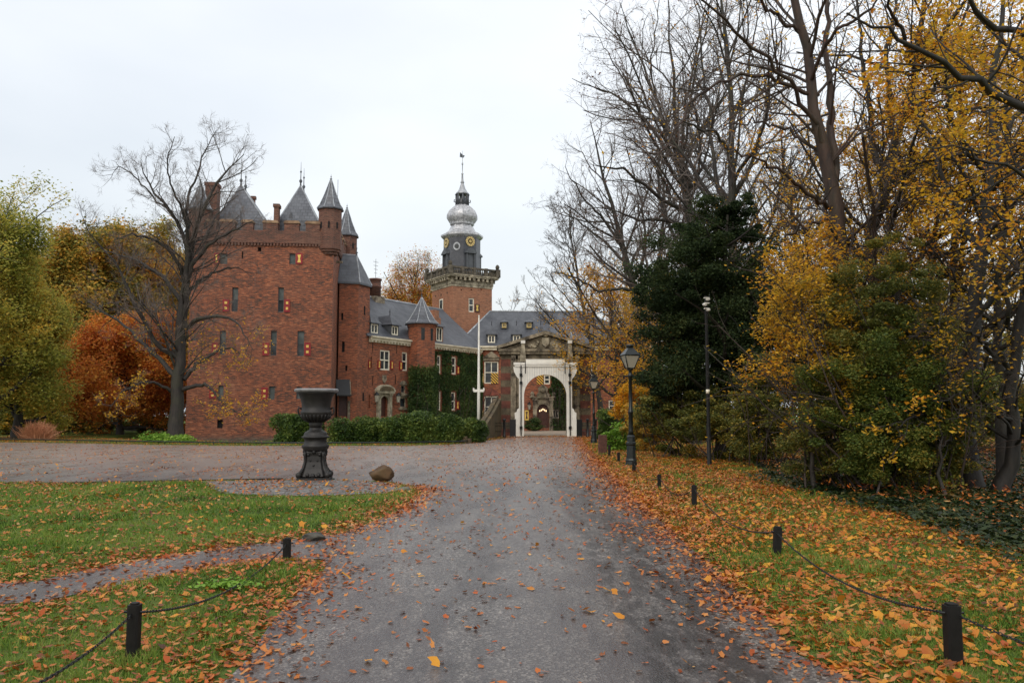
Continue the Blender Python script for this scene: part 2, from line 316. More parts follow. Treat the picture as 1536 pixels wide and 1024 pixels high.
def limbs_to_tree(name, label, cat, limbs, lv, seed, bark, twigm, leaf=None, group=None, trunk_extra=None, m=16, jit=.05, loc=None):
    """limbs: list of [(x,y,z,r),...]; lv: list of dict levels; leaf: (mat, per_strand, size, spread, keep, flat)"""
    rng = np.random.default_rng(seed); base = limbs[0][0]; o3 = np.array(base[:3], float)
    root = thing(name, label, cat, tuple(o3), 0, group)
    PP = []; RR = []; rk = RK
    for l in limbs:
        a = np.array(l, float).copy(); a[:, :3] -= o3; p, r = polyl(a, m, jit, rng); PP.append(p); RR.append(r*rk)
    P = np.stack(PP); Rr = np.stack(RR); V, Fc = tubes(P, Rr, 10); parts = [(V, Fc)]; fine = []; P0 = P
    for i, q in enumerate(lv):
        P, Rr = spawn(P, Rr, q['n'], q.get('t', .2), q.get('a', (25, 60)), q['lf'], rng, q.get('s', 5), q.get('w', .15), q.get('up', (0, 0, .3)), q.get('rf', .55), q.get('tip', .4), q.get('rm', .006), q.get('lm', 0))
        (parts if q.get('thick') else fine).append(tubes(P, Rr, q.get('k', 4)))
        if q.get('keep'): Pk = P
    npobj('trunk', *merge(parts), bark, root, True)
    if fine: npobj('branches' if leaf else 'crown', *merge(fine), twigm, root)
    for lf in (leaf if isinstance(leaf, list) else [leaf] if leaf else []):
        mat, per, size, spread, filt, flat = lf
        idx = np.repeat(np.arange(len(P)), per); t = rng.random(len(idx)); pos, _, _ = sample(P, Rr, idx, t); 
        if filt is not None: 
            k = filt(pos+o3, rng); pos = pos[k]
        pos = pos+rng.normal(size=pos.shape)*spread; V, Fc = leafquads(pos, size, rng, flat); npobj('crown', V, Fc, mat, root)
    return root
def auto_limbs(base, h, r, nl, spread, rng, first=.3, lean=(0, 0), up=.5):
    """a trunk plus nl limbs"""
    b = np.array(base, float); m = 9; t = np.linspace(0, 1, m); wx = np.cumsum(rng.normal(size=(m, 2))*.018*h, axis=0)*t[:, None]
    T = np.stack([b[0]+lean[0]*t*h+wx[:, 0], b[1]+lean[1]*t*h+wx[:, 1], b[2]-.2+t*h, r*(1-.82*t)*(1+.5*np.exp(-t*25))], 1); L = [T.tolist()]
    for i in range(nl):
        tt = first+(0.95-first)*(i+rng.random()*.6)/nl; p = [np.interp(tt, t, T[:, k]) for k in range(4)]; az = i*2.4+rng.random(); le = spread*(1.1-.62*(tt-first)/(1-first))*rng.uniform(.8, 1.15)
        el = up+rng.uniform(-.15, .25)+.35*tt; q = np.array(p[:3]); d = np.array([math.cos(az)*math.cos(el), math.sin(az)*math.cos(el), math.sin(el)]); row = [p[:3]+[p[3]*.62]]
        for k in range(1, 6): d = norm(d+rng.normal(size=3)*.12+np.array([0, 0, .06])); q = q+d*le/5; row.append(list(q)+[p[3]*.62*(1-.85*k/5)])
        L.append(row)
    return L
def clumpy(c, rad, ncl, nlf, size, rng, cs=.22, shell=.55, flat=.6, zmin=None):
    """leaf cloud made of clumps spread through an ellipsoid"""
    d = norm(rng.normal(size=(ncl, 3))); rr = (shell+(1-shell)*rng.random(ncl))[:, None]; cc = d*rr*np.array(rad)
    w = rng.random(ncl)**1.2+.25; w /= w.sum(); idx = rng.choice(ncl, nlf, p=w); sz = cs*min(rad)*(0.5+rng.random(ncl)*1.0)
    g = norm(rng.normal(size=(nlf, 3)))*(rng.random(nlf)**.45)[:, None]*sz[idx][:, None]*np.array([1.25, 1.25, .7]); p = cc[idx]+g
    if zmin is not None: p = p[p[:, 2]+c[2] > zmin]
    return leafquads(p, size, rng, flat)
def shrub(name, label, cat, c, rad, nlf, size, mat, seed, ncl=60, group=None, stemm=None, zbase=0, cs=.3, shell=.45, flat=.4):
    rng = np.random.default_rng(seed); root = thing(name, label, cat, (c[0], c[1], zbase), 0, group)
    V, Fc = clumpy((0, 0, c[2]-zbase), rad, ncl, nlf, size, rng, cs, shell, flat); V[:, 2] += c[2]-zbase; k = V[:, 2].reshape(-1, 4).min(1) > .02; V = V.reshape(-1, 4, 3)[k].reshape(-1, 3)
    npobj('foliage', V, np.arange(len(V)).reshape(-1, 4), mat, root)
    n = 16; d = rng.normal(size=(n, 3))*np.array([.5, .5, .1]); d[:, 2] = 1.1; L = np.full(n, 1.6*(c[2]-zbase)); P = strands(rng.normal(size=(n, 3))*np.array([rad[0]*.25, rad[1]*.25, 0]), d, L, 5, .12, (0, 0, .1), rng)
    Rr = np.full((n, 6), 1.)*np.linspace(.022, .006, 6)[None]*max(1, rad[2]/2.2); P2, R2 = spawn(P, Rr, 6, .3, (25, 60), .5, rng, 4, .2, (0, 0, .1)); npobj('stem', *merge([tubes(P, Rr, 5), tubes(P2, R2, 3)]), stemm or M['twig'], root); return root
# ------------------------------------------------------------------ ground
rngG = np.random.default_rng(5)
def gp(lst): return np.array([G(*p) for p in lst])
def poly_sd(P, poly):       # signed distance, positive inside
    x, y = P[:, 0], P[:, 1]; n = len(poly); ins = np.zeros(len(P), bool); D = np.full(len(P), 1e9)
    for i in range(n):
        a = poly[i]; b = poly[(i+1) % n]; e = b-a; t = np.clip(((x-a[0])*e[0]+(y-a[1])*e[1])/max(1e-9, e@e), 0, 1)
        D = np.minimum(D, np.hypot(x-a[0]-t*e[0], y-a[1]-t*e[1])); c = ((a[1] > y) != (b[1] > y)); dy = (b[1]-a[1]) if abs(b[1]-a[1]) > 1e-12 else 1e-12
        ins ^= c & (x < (b[0]-a[0])*(y-a[1])/dy+a[0])
    return np.where(ins, D, -D)
def smooth_line(pts, n=3):
    A = [np.array(p, float) for p in pts]
    for _ in range(n):
        B = [A[0]]
        for i in range(len(A)-1): B += [A[i]*.75+A[i+1]*.25, A[i]*.25+A[i+1]*.75]
        B.append(A[-1]); A = B
    return np.array(A)
left_low = smooth_line([(-3.2, -6), (-2.0, 2), G(350, 1024), G(405, 935), G(455, 880), G(492, 853), G(482, 840)], 2)
path_top = smooth_line([G(470, 806), G(505, 803), G(555, 786), G(605, 763), G(636, 742), G(628, 730), G(595, 724), G(520, 721), G(440, 719.5), G(0, 727.5), (-60, 26.5)], 2)
far_edge = smooth_line([(-70, 56), G(0, 662.5), G(285, 668), G(580, 669), G(700, 666), G(742, 659), G(768, 655.5)], 1)
right_edge = smooth_line([G(872, 655.5), G(874, 662), G(900, 694), G(948, 742), G(1008, 796), G(1080, 862), G(1150, 930), G(1235, 1024), (4.5, 2), (6, -6)], 2)
DRIVE = np.concatenate([left_low, path_top, far_edge, right_edge])
PATH = np.concatenate([smooth_line([(-14, 6.9), G(0, 917), G(150, 884), G(300, 852), G(420, 836.5), G(486, 839.5)], 2), smooth_line([G(520, 822), G(508, 801), G(465, 806.5), G(300, 827), G(140, 852), G(0, 887), (-14, 7.7)], 2)])
MOAT = np.array([(-31, 57), (-26, 54.5), (-19.4, 52), (-17, 48.6), (-4.2, 48.8), (-2.6, 52), (-3, 62), (-11, 68), (-13, 78), (-29, 80), (-30, 60)])
COURT = np.array([(-1.9, 60), (5.4, 60), (5.6, 64), (30, 66), (30, 84), (-7, 84), (-7, 72), (-2, 64)])
COBBLE = np.concatenate([smooth_line([G(300, 724), G(440, 720.2), G(560, 722.5), G(612, 731), G(598, 742), G(520, 744), G(440, 748), G(330, 742)], 2)])
def vnoise(x, y, s, seed=0):
    r = np.random.default_rng(seed); T = r.random((64, 64)); u = x/s; v = y/s; i = np.floor(u).astype(int); j = np.floor(v).astype(int); f = u-i; g = v-j; f = f*f*(3-2*f); g = g*g*(3-2*g)
    return (T[i % 64, j % 64]*(1-f)+T[(i+1) % 64, j % 64]*f)*(1-g)+(T[i % 64, (j+1) % 64]*(1-f)+T[(i+1) % 64, (j+1) % 64]*f)*g
def pave_sd(P): return np.maximum(poly_sd(P, DRIVE), poly_sd(P, PATH))
def height(P, sd=None):
    if sd is None: sd = np.maximum(pave_sd(P), poly_sd(P, COURT))
    x, y = P[:, 0], P[:, 1]; k = np.clip((-sd-.02)/.5, 0, 1); k = k*k*(3-2*k); h = k*(.006+.022*vnoise(x, y, 1.1, 1)+.03*vnoise(x, y, 5, 2))
    h += np.clip((x-9-.1*y)/8, 0, 1)*.35*k
    mo = np.clip((poly_sd(P, MOAT))/1.0, 0, 1); return h-1.75*mo
gx = np.unique(np.concatenate([np.arange(-14, 14, .28), np.arange(-62, 60, 1.0), np.array([-400, -300, -220, -160, -120, -90, 90, 120, 160, 220, 300, 400.])]))
gy = np.unique(np.concatenate([np.arange(2, 26, .28), np.arange(-12, 100, 1.0), np.arange(45, 56, .5), np.array([-60, -30, 120, 150, 200, 300, 450, 700.])]))
XX, YY = np.meshgrid(gx, gy); P = np.stack([XX.ravel(), YY.ravel()], 1); Z = height(P)
nxg = len(gx); ii, jj = np.meshgrid(np.arange(nxg-1), np.arange(len(gy)-1)); A = (jj*nxg+ii).ravel()
mg = NT('lawn_grass'); v = mg.coord('Object'); f1 = mg.noise(v, .35, 6, .65); f2 = mg.noise(v, 9, 6, .75); f3 = mg.noise(v, 55, 3, .7)
c = mg.ramp(f1, [(.3, s2l((82, 106, 46))), (.5, s2l((102, 124, 56))), (.7, s2l((120, 124, 66)))])
c = mg.mix(mg.ramp(f2, [(.52, (0, 0, 0)), (.66, (.75, .75, .75))]), c, s2l((92, 70, 40))); c = mg.mix(mg.math('MULTIPLY', f3, .5), c, s2l((44, 52, 24)))
mg.l(c, mg.p.inputs['Base Color']); mg.p.inputs['Roughness'].default_value = .95; mg.p.inputs['Specular IOR Level'].default_value = .15; mg.bump(f3, .8, .04)
o = npobj('lawn_ground', np.stack([P[:, 0], P[:, 1], Z], 1), np.stack([A, A+1, A+1+nxg, A+nxg], 1), mg.m, None, True); o['kind'] = 'structure'
def sheet(name, poly, z, mat):
    b = MB(); b.v = [(p[0], p[1], z) for p in poly]; b.f = [tuple(range(len(poly)))]; b.mi = [0]; b.sm = [False]
    o = b.build(name, mat); import bmesh
    bm = bmesh.new(); bm.from_mesh(o.data); bmesh.ops.triangulate(bm, faces=bm.faces[:]); bmesh.ops.recalc_face_normals(bm, faces=bm.faces[:])
    if bm.faces[0].normal.z < 0: bmesh.ops.reverse_faces(bm, faces=bm.faces[:])
    bm.to_mesh(o.data); bm.free(); o['kind'] = 'structure'; return o
ms = NT('wet_asphalt'); v = ms.coord('Object'); g1 = ms.noise(v, 140, 2, .6); g2 = ms.noise(ms.coord('Object', (1.1, .28, 1)), 1.1, 6, .7, .6); g3 = ms.noise(v, .3, 4, .6); vo = ms.n('TexVoronoi', Scale=62.0); ms.l(v, vo.inputs['Vector'])
agg = ms.ramp(vo.outputs['Color'], [(.1, s2l((52, 50, 48))), (.6, s2l((94, 89, 85))), (.93, s2l((168, 161, 152)))])
c = ms.mix(ms.ramp(g2, [(.38, (.95, .95, .95)), (.6, (0, 0, 0))]), agg, s2l((58, 55, 57))); c = ms.mix(ms.math('MULTIPLY', g3, .4), c, s2l((104, 97, 97)))
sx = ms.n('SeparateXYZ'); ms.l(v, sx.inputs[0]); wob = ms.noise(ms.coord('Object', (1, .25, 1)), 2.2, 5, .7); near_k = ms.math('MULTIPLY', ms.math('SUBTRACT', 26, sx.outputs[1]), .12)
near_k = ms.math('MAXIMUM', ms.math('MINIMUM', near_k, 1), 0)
for cx0, wd0, k0 in ((1.42, .24, 4.5), (1.0, .15, 3.4), (-.35, .3, 1.5)):     # wet dark tyre tracks
    d = ms.math('DIVIDE', ms.math('SUBTRACT', ms.math('MULTIPLY_ADD', wob, .5, sx.outputs[0]), cx0+.25), wd0); d = ms.math('EXPONENT', ms.math('MULTIPLY', ms.math('MULTIPLY', d, d), -1))
    kf = ms.math('MULTIPLY', ms.math('MULTIPLY', d, near_k), ms.math('MULTIPLY', ms.ramp(ms.noise(ms.coord('Object', (2.4, .8, 1)), 2.6, 6, .8), [(.42, (0, 0, 0)), (.58, (1, 1, 1))]), k0*.42)); c = ms.mix(ms.math('MINIMUM', kf, .85), c, s2l((40, 36, 35)))
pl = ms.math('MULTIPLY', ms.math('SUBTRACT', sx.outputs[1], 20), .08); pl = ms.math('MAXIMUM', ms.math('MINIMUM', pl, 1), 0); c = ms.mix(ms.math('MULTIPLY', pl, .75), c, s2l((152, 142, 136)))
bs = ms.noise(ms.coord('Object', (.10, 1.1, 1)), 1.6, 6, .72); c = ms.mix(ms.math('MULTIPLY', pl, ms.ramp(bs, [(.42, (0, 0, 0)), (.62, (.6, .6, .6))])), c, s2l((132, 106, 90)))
ms.l(c, ms.p.inputs['Base Color']); ms.l(ms.math('MULTIPLY_ADD', g2, .4, .10), ms.p.inputs['Roughness']); ms.p.inputs['Specular IOR Level'].default_value = .5
ms.bump(ms.math('ADD', vo.outputs['Distance'], g1), .45, .006); M['asphalt'] = ms.m
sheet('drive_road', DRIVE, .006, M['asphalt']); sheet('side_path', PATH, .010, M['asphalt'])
m = NT('pale_gravel'); f = m.noise(m.coord('Object'), 30, 5, .8); m.l(m.ramp(f, [(.3, s2l((128, 112, 96))), (.7, s2l((176, 160, 142)))]), m.p.inputs['Base Color']); m.p.inputs['Roughness'].default_value = .9
sheet('courtyard_ground', COURT, .016, m.m)
m = NT('cobbles'); v = m.coord('Object'); vo = m.n('TexVoronoi', Scale=8.0); m.l(v, vo.inputs['Vector']); ed = m.n('TexVoronoi', Scale=8.0, feature='DISTANCE_TO_EDGE'); m.l(v, ed.inputs['Vector'])
c = m.ramp(vo.outputs['Color'], [(.1, s2l((78, 74, 72))), (.9, s2l((134, 130, 128)))]); c = m.mix(m.ramp(ed.outputs['Distance'], [(.02, (1, 1, 1)), (.09, (0, 0, 0))]), c, s2l((52, 52, 34)))
m.l(c, m.p.inputs['Base Color']); m.p.inputs['Roughness'].default_value = .5; m.bump(m.ramp(ed.outputs['Distance'], [(0, (0, 0, 0)), (.2, (1, 1, 1))]), .8, .03); 
cx_, cy_ = COBBLE.mean(0); gxc = np.linspace(-.999, .999, 60)   # cobbles follow the lawn as a grid
bb = [COBBLE.min(0), COBBLE.max(0)]; CXX, CYY = np.meshgrid(np.linspace(bb[0][0], bb[1][0], 70), np.linspace(bb[0][1], bb[1][1], 40)); PC = np.stack([CXX.ravel(), CYY.ravel()], 1)
ZC = height(PC)+.012; ii, jj = np.meshgrid(np.arange(69), np.arange(39)); A = (jj*70+ii).ravel(); FC = np.stack([A, A+1, A+71, A+70], 1); mid = PC[FC].mean(1); FC = FC[poly_sd(mid, COBBLE) > .03*rngG.random(len(mid))]
o = npobj('cobble_ground', np.stack([PC[:, 0], PC[:, 1], ZC], 1), FC, m.m, None, True); o['kind'] = 'structure'
m = NT('moat_water'); m.p.inputs['Base Color'].default_value = (.012, .016, .01, 1); m.p.inputs['Roughness'].default_value = .06; m.bump(m.noise(m.coord('Object'), 3, 3), .15, .02)
sheet('moat_water', MOAT, -1.25, m.m)
# low dark edging rails along the plaza
def gz(x, y): return float(height(np.array([[x, y]]))[0])
def low_rail(name, pts, label, h=.14, r=.03):
    root = thing(name, label, 'edging rail', (pts[0][0], pts[0][1], 0)); o = np.array([pts[0][0], pts[0][1], 0]); P = [np.array([p[0], p[1], h])-o for p in pts]
    MB().tube(P, r, 6).build('rail', M['green_iron'], root); k = 0; acc = 0
    for i in range(len(P)-1):
        L = np.linalg.norm(P[i+1]-P[i]); 
        for q in range(max(1, int(L/2.5))): c = P[i]+(P[i+1]-P[i])*(q+.5)/max(1, int(L/2.5)); MB().box(c[0]-.02, c[0]+.02, c[1]-.02, c[1]+.02, -.1, h).build('support', M['green_iron'], root)
low_rail('edging_rail', [(-34, 52.6)]+[G(*p) for p in ((0, 662.2), (140, 664.6), (285, 667.2), (430, 668.6), (580, 668.2), (690, 666), (738, 659.4))], 'low dark iron rail along the far edge of the forecourt in front of the hedge', .16, .04)
low_rail('edging_rail', [(-16.8, 19.6)]+[G(*p) for p in ((0, 727.3), (220, 723.2), (425, 719.6))], 'low black metal strip edging the round lawn beside the urn', .035, .016)
# ------------------------------------------------------------------ grass blades and fallen leaves
def frustum_pts(n, y0, y1, seed, x0=-.8, x1=.8):
    r = np.random.default_rng(seed); Y = y0*(y1/y0)**r.random(n); return np.stack([Y*r.uniform(x0, x1, n), Y], 1), r
IVY_LINE = np.array([G(1120, 690), G(1165, 728), G(1250, 748), G(1400, 785), G(1536, 830), G(1700, 880)])
def woods(P): return np.interp(P[:, 1], IVY_LINE[::-1, 1], IVY_LINE[::-1, 0], left=8, right=40) < P[:, 0]
P, r = frustum_pts(620000, 4.2, 48, 11); sd = pave_sd(P); moat = poly_sd(P, MOAT); cob = poly_sd(P, COBBLE)
den = .30+.7*vnoise(P[:, 0], P[:, 1], .5, 7)*vnoise(P[:, 0], P[:, 1], 1.7, 8)*1.6; k = (sd < -.03-.12*vnoise(P[:, 0], P[:, 1], .25, 9)) & (moat < 0) & (cob < .1) & (r.random(len(P)) < den) & ~woods(P); P = P[k]; n = len(P)
z = height(P, np.minimum(sd[k], 0)); Y = P[:, 1]; hh = (.02+.028*r.random(n))*(1+Y/40)*(1+.8*(vnoise(P[:, 0], P[:, 1], .6, 31) > .75)); wd = .0035*(.6+Y/6); a = r.random(n)*6.283; bend = r.normal(size=(n, 2))*.5
V = np.empty((n, 3, 3)); c0 = np.stack([P[:, 0], P[:, 1], z-.004], 1); du = np.stack([np.cos(a), np.sin(a), a*0], 1)*wd[:, None]
V[:, 0] = c0-du; V[:, 1] = c0+du; V[:, 2] = c0+np.stack([bend[:, 0]*hh, bend[:, 1]*hh, hh], 1)
M['blades'] = leafmat('grass_blades', [(44, 66, 22), (72, 102, 36), (102, 132, 46), (126, 144, 60), (138, 128, 72)], .3, .6, .55)
tag(npobj('grass', V.reshape(-1, 3), np.arange(3*n).reshape(n, 3), M['blades']), 'short green grass blades covering the lawns beside the drive', 'grass', kind='stuff')
def leaf_mesh(name, P, z, size, mat, seed, label, lobed=True, tiltk=.28):
    r = np.random.default_rng(seed); n = len(P)
    if lobed: rad = np.array([1, .72, .82, .62, .7, .5, .72, .6, .85, .7]); ang = np.arange(10)*2*math.pi/10
    else: rad = np.array([1, .62, .55, .9, .55, .62]); ang = np.arange(6)*2*math.pi/6
    T = np.stack([rad*np.cos(ang), rad*np.sin(ang)*.85, np.zeros(len(rad))], 1); kk = len(T); S = size*r.uniform(.35, 1.0, n)**.8*.62
    a = r.random(n)*6.283; curl = r.uniform(-.1, .6, n); L = np.repeat(T[None], n, 0)*(1+r.normal(size=(n, kk, 1))*.16)*np.stack([np.ones(n), r.uniform(.5, 1, n), np.ones(n)], 1)[:, None]; L[:, :, 2] = curl[:, None]*(L[:, :, 0]**2*.7+L[:, :, 1]**2*.5)*.5+r.normal(size=(n, kk))*.05
    L = np.concatenate([np.zeros((n, 1, 3)), L], 1); L *= S[:, None, None]; tx = r.normal(size=n)*tiltk; ty = r.normal(size=n)*tiltk; ca, sa = np.cos(a)[:, None], np.sin(a)[:, None]
    x = L[:, :, 0]*ca-L[:, :, 1]*sa; y = L[:, :, 0]*sa+L[:, :, 1]*ca; zz = L[:, :, 2]+x*tx[:, None]+y*ty[:, None]; zz -= zz.min(1, keepdims=True)*.8
    V = np.stack([x+P[:, :1], y+P[:, 1:2], zz+z[:, None]+.004], 2).reshape(-1, 3); b = (np.arange(n)*(kk+1))[:, None]; i = np.arange(kk)[None]
    Fc = np.stack([b+0*i, b+1+i, b+1+(i+1) % kk], -1).reshape(-1, 3); return tag(npobj(name, V, Fc, mat), label, 'fallen leaves', kind='stuff')
M['litter_orange'] = leafmat('fallen_orange_leaves', [(80, 46, 28), (128, 72, 34), (172, 98, 42), (192, 130, 68), (176, 86, 32), (126, 58, 28), (204, 162, 104)], .15, .8, .4)
M['litter_yellow'] = leafmat('fallen_yellow_leaves', [(134, 72, 30), (178, 108, 36), (210, 150, 48), (168, 86, 34), (204, 158, 76)], .2, .8, .45)
def scatter(n, y0, y1, seed, fdens, zoff=0):
    P, r = frustum_pts(n, y0, y1, seed); real = n/math.log(y1/y0)/(1.6*P[:, 1]**2); sd = pave_sd(P); d = fdens(P, sd, r); k = r.random(n) < np.clip(d/real, 0, 1); return P[k], np.minimum(sd[k], 0) if False else sd[k]
def dens_orange(P, sd, r):
    x, y = P[:, 0], P[:, 1]; right = x > np.interp(y, [4, 60], [1.2, 2.0]); edge = np.exp(-((sd+.12)/np.where(right, .42, .34))**2); cl = .35+1.3*vnoise(x, y, .45, 21)*vnoise(x, y, 1.6, 22)*1.5
    onroad = sd > 0; plaza = (y > 19) & (x < np.interp(y, [19, 60], [-2, 0])); d = np.where(onroad, np.where(right, 20+190*np.exp(-sd/.45), 16+150*np.exp(-sd/.3)), np.where(right, 380, np.where(y < 9.5, 240, 50)))
    d = np.where(onroad & plaza, 8*(.3+2.6*(vnoise(x*.3, y, .5, 23) > .62)), d); d = d*cl+480*edge*np.where(plaza, .12, 1)*(.35+vnoise(x, y, .9, 24)); d = np.where(poly_sd(P, MOAT) > 0, 0, d); return np.where(woods(P), 30, d)
P, sd = scatter(2000000, 4.2, 62, 31, dens_orange)
z = height(P, sd)+np.where(woods(P), .2, 0)+np.where(sd > 0, .008, .0)+np.where(sd < -.05, .02*np.random.default_rng(3).random(len(P)), 0)
nearm = P[:, 1] < 13
leaf_mesh('fallen_leaves', P[nearm], z[nearm], .07, M['litter_orange'], 41, 'orange and russet fallen leaves lying thick along the near drive edges')
leaf_mesh('fallen_leaves', P[~nearm], z[~nearm], .095, M['litter_orange'], 42, 'orange fallen leaves scattered far along the drive and forecourt', False)
def dens_yel(P, sd, r):
    x, y = P[:, 0], P[:, 1]; return np.where(sd > 0, 3., np.where(x > 1.5, 90, 12))*(.2+1.4*vnoise(x, y, .8, 25))*(poly_sd(P, MOAT) < 0)*np.where(woods(P), .25, 1)
P, sd = scatter(420000, 4.2, 62, 33, dens_yel); z = height(P, sd)+.012
leaf_mesh('fallen_leaves', P, z, .105, M['litter_yellow'], 43, 'yellow fallen leaves dotted over the grass under the right hand trees')
# cobble stones loose around the urn: a few grey setts
M['rock_dark'] = stonemat('dark_stone', (34, 34, 32), (84, 82, 76), .3)
# ------------------------------------------------------------------ rocks
def rock(c, rad, mat, label, seed, z0=0):
    import bmesh; r = random.Random(seed); bm = bmesh.new(); bmesh.ops.create_icosphere(bm, subdivisions=4, radius=1)
    planes = [(Vector((r.gauss(0, 1), r.gauss(0, 1), r.gauss(0, .8))).normalized(), r.uniform(.62, .9)) for _ in range(12)]
    from mathutils import noise as mn
    for v in bm.verts:
        p = v.co.normalized()
        for n, d in planes:
            k = p.dot(n)
            if k > d: p -= n*(k-d)*.9
        p *= 1+.09*mn.noise(p*2.2+Vector((seed, 0, 0)))+.04*mn.noise(p*7); v.co = Vector((p.x*rad[0], p.y*rad[1], p.z*rad[2]))
    me = bpy.data.meshes.new('boulder'); bm.to_mesh(me); bm.free(); me.materials.append(mat)
    for q in me.polygons: q.use_smooth = True
    o = bpy.data.objects.new('boulder', me); scene.collection.objects.link(o); o.location = (c[0], c[1], z0+rad[2]*.72); return tag(o, label, 'boulder')
rock(G(571, 722), (.31, .26, .235), M['rock'], 'brown boulder standing on the cobbles right of the iron urn', 4)
rock(G(604, 738), (.22, .16, .07), M['rock_grey'], 'flat grey stone sunk in the grass tip of the round lawn', 9)
rock(G(473, 810), (.17, .12, .06), M['rock_dark'], 'low dark grey stone beside the side path near the left bollard', 15)
# ------------------------------------------------------------------ bollards and chains
def bollard(px, pyb, pyt, label, side, wpx=None, mat='post', lean=(0, 0), rz=0):
    x, y = G(px, pyb); zb = gz(x, y); x, y = G(px, pyb, zb); h = at(px, pyt, y).z-zb; wd = (wpx or 18)*y/F/2; r = thing('bollard', label, 'bollard', (x, y, zb), rz, 'black wooden bollards along the drive' if mat == 'post' else None)
    b = MB(); c = .012; s = wd
    b.zprism([(-s+c, -s), (s-c, -s), (s, -s+c), (s, s-c), (s-c, s), (-s+c, s), (-s, s-c), (-s, -s+c)], -.15, h-.012)
    b.zprism([(-s+2*c, -s+c), (s-2*c, -s+c), (s-c, -s+2*c), (s-c, s-2*c), (s-2*c, s-c), (-s+2*c, s-c), (-s+c, s-2*c), (-s+c, -s+2*c)], h-.012, h); b.build('post', M[mat], r)
    r.rotation_euler = (lean[0], lean[1], rz)
    if mat == 'post':
        e = MB(); e.tube([(-wd-.03, 0, h-.06), (wd+.03, 0, h-.06)], .008, 6); e.build('eye_bolt', M['black'], r)
    return Vector((x, y, zb+h-.07)), wd
B = {}
B['l1'] = bollard(199, 990, 903, 'near left bollard nearest the camera, square black post', -1, 17)
B['l2'] = bollard(430, 839, 806, 'short black bollard at the tip of the lower left lawn beside the side path', -1, 10.5)
B['r1'] = bollard(1431, 995, 904, 'tallest looking black bollard at the lower right of the drive', 1, 21)
B['r2'] = bollard(1165, 834, 789, 'black bollard leaning slightly, second from the camera on the right verge', 1, 11, lean=(0, .07))
B['r3'] = bollard(1041.5, 758, 727, 'small black bollard third from the camera on the right verge', 1, 7)
B['r4'] = bollard(989, 731, 711, 'small black bollard between the third bollard and the near lamp post', 1, 5)
B['r5'] = bollard(951, 708, 691, 'black bollard just right of the near lamp post base', 1, 5)
B['r6'] = bollard(928, 693, 678, 'far black bollard left of the near lamp post', 1, 4)
B['r7'] = bollard(914, 684, 667, 'farthest thin black bollard beside the brown steel post', 1, 3.5)
bollard(904, 681, 652, 'brown rusty post, wide and square, between the two lamp posts', 1, 12, 'post_brown')
def chain(a, b, sag, label):
    a = Vector(a); b = Vector(b); L = (b-a).length; n = int(L*1.08/.026); P = []
    for i in range(n+1): t = i/n; p = a.lerp(b, t); p.z -= 4*sag*t*(1-t); P.append(np.array(p))
    P = np.array(P); C = (P[1:]+P[:-1])/2; T = norm(P[1:]-P[:-1]); U = norm(np.cross(T, np.array([0, 0, 1.]))); W = np.cross(T, U); m = len(C); alt = (np.arange(m) % 2)[:, None]; S = np.where(alt, U, W); N2 = np.cross(T, S); ks, kr = 8, 5
    th = np.arange(ks)*2*math.pi/ks; ph = np.arange(kr)*2*math.pi/kr; ct = (C[:, None]+T[:, None]*(np.cos(th)*.018)[None, :, None]+S[:, None]*(np.sin(th)*.008)[None, :, None]); rd = norm(T[:, None]*np.cos(th)[None, :, None]+S[:, None]*np.sin(th)[None, :, None])
    V = ct[:, :, None]+.0032*(np.cos(ph)[None, None, :, None]*rd[:, :, None]+np.sin(ph)[None, None, :, None]*N2[:, None, None]); V = V.reshape(-1, 3)
    bse = (np.arange(m)*ks*kr)[:, None, None]; I = np.arange(ks)[None, :, None]; J = np.arange(kr)[None, None]; I2 = (I+1) % ks; J2 = (J+1) % kr
    Fc = np.stack([bse+I*kr+J, bse+I2*kr+J, bse+I2*kr+J2, bse+I*kr+J2], -1).reshape(-1, 4); return tag(npobj('chain', V, Fc, M['black'], None, True), label, 'chain', 'sagging iron chains between the bollards')
def ends(p, q):
    (a, wa), (b, wb) = p, q; d = (b-a); d.z = 0; d.normalize(); return a+d*(wa+.0), b-d*(wb+.0)
a, b = ends(B['l1'], B['l2']); chain(a, b, .17, 'iron chain sagging between the two left hand bollards')
bx, by = G(-60, 1180); a, b = ends((Vector((-2.55, 3.55, B['l1'][0].z-.02)), .04), B['l1']); chain(a, b, .12, 'iron chain running out of the lower left corner to the near left bollard')
a, b = ends(B['r1'], B['r2']); chain(a, b, .16, 'iron chain sagging between the two nearest right bollards')
a, b = ends((Vector((4.1, 3.2, B['r1'][0].z-.02)), .04), B['r1']); chain(a, b, .14, 'iron chain running from the lower right bollard out of the frame')
a, b = ends(B['r2'], B['r3']); chain(a, b, .22, 'iron chain sagging low between the second and third right bollards')
a, b = ends(B['r3'], B['r4']); chain(a, b, .22, 'iron chain between the third and fourth right bollards')
a, b = ends(B['r4'], B['r5']); chain(a, b, .2, 'iron chain between the fourth bollard and the lamp post bollard')
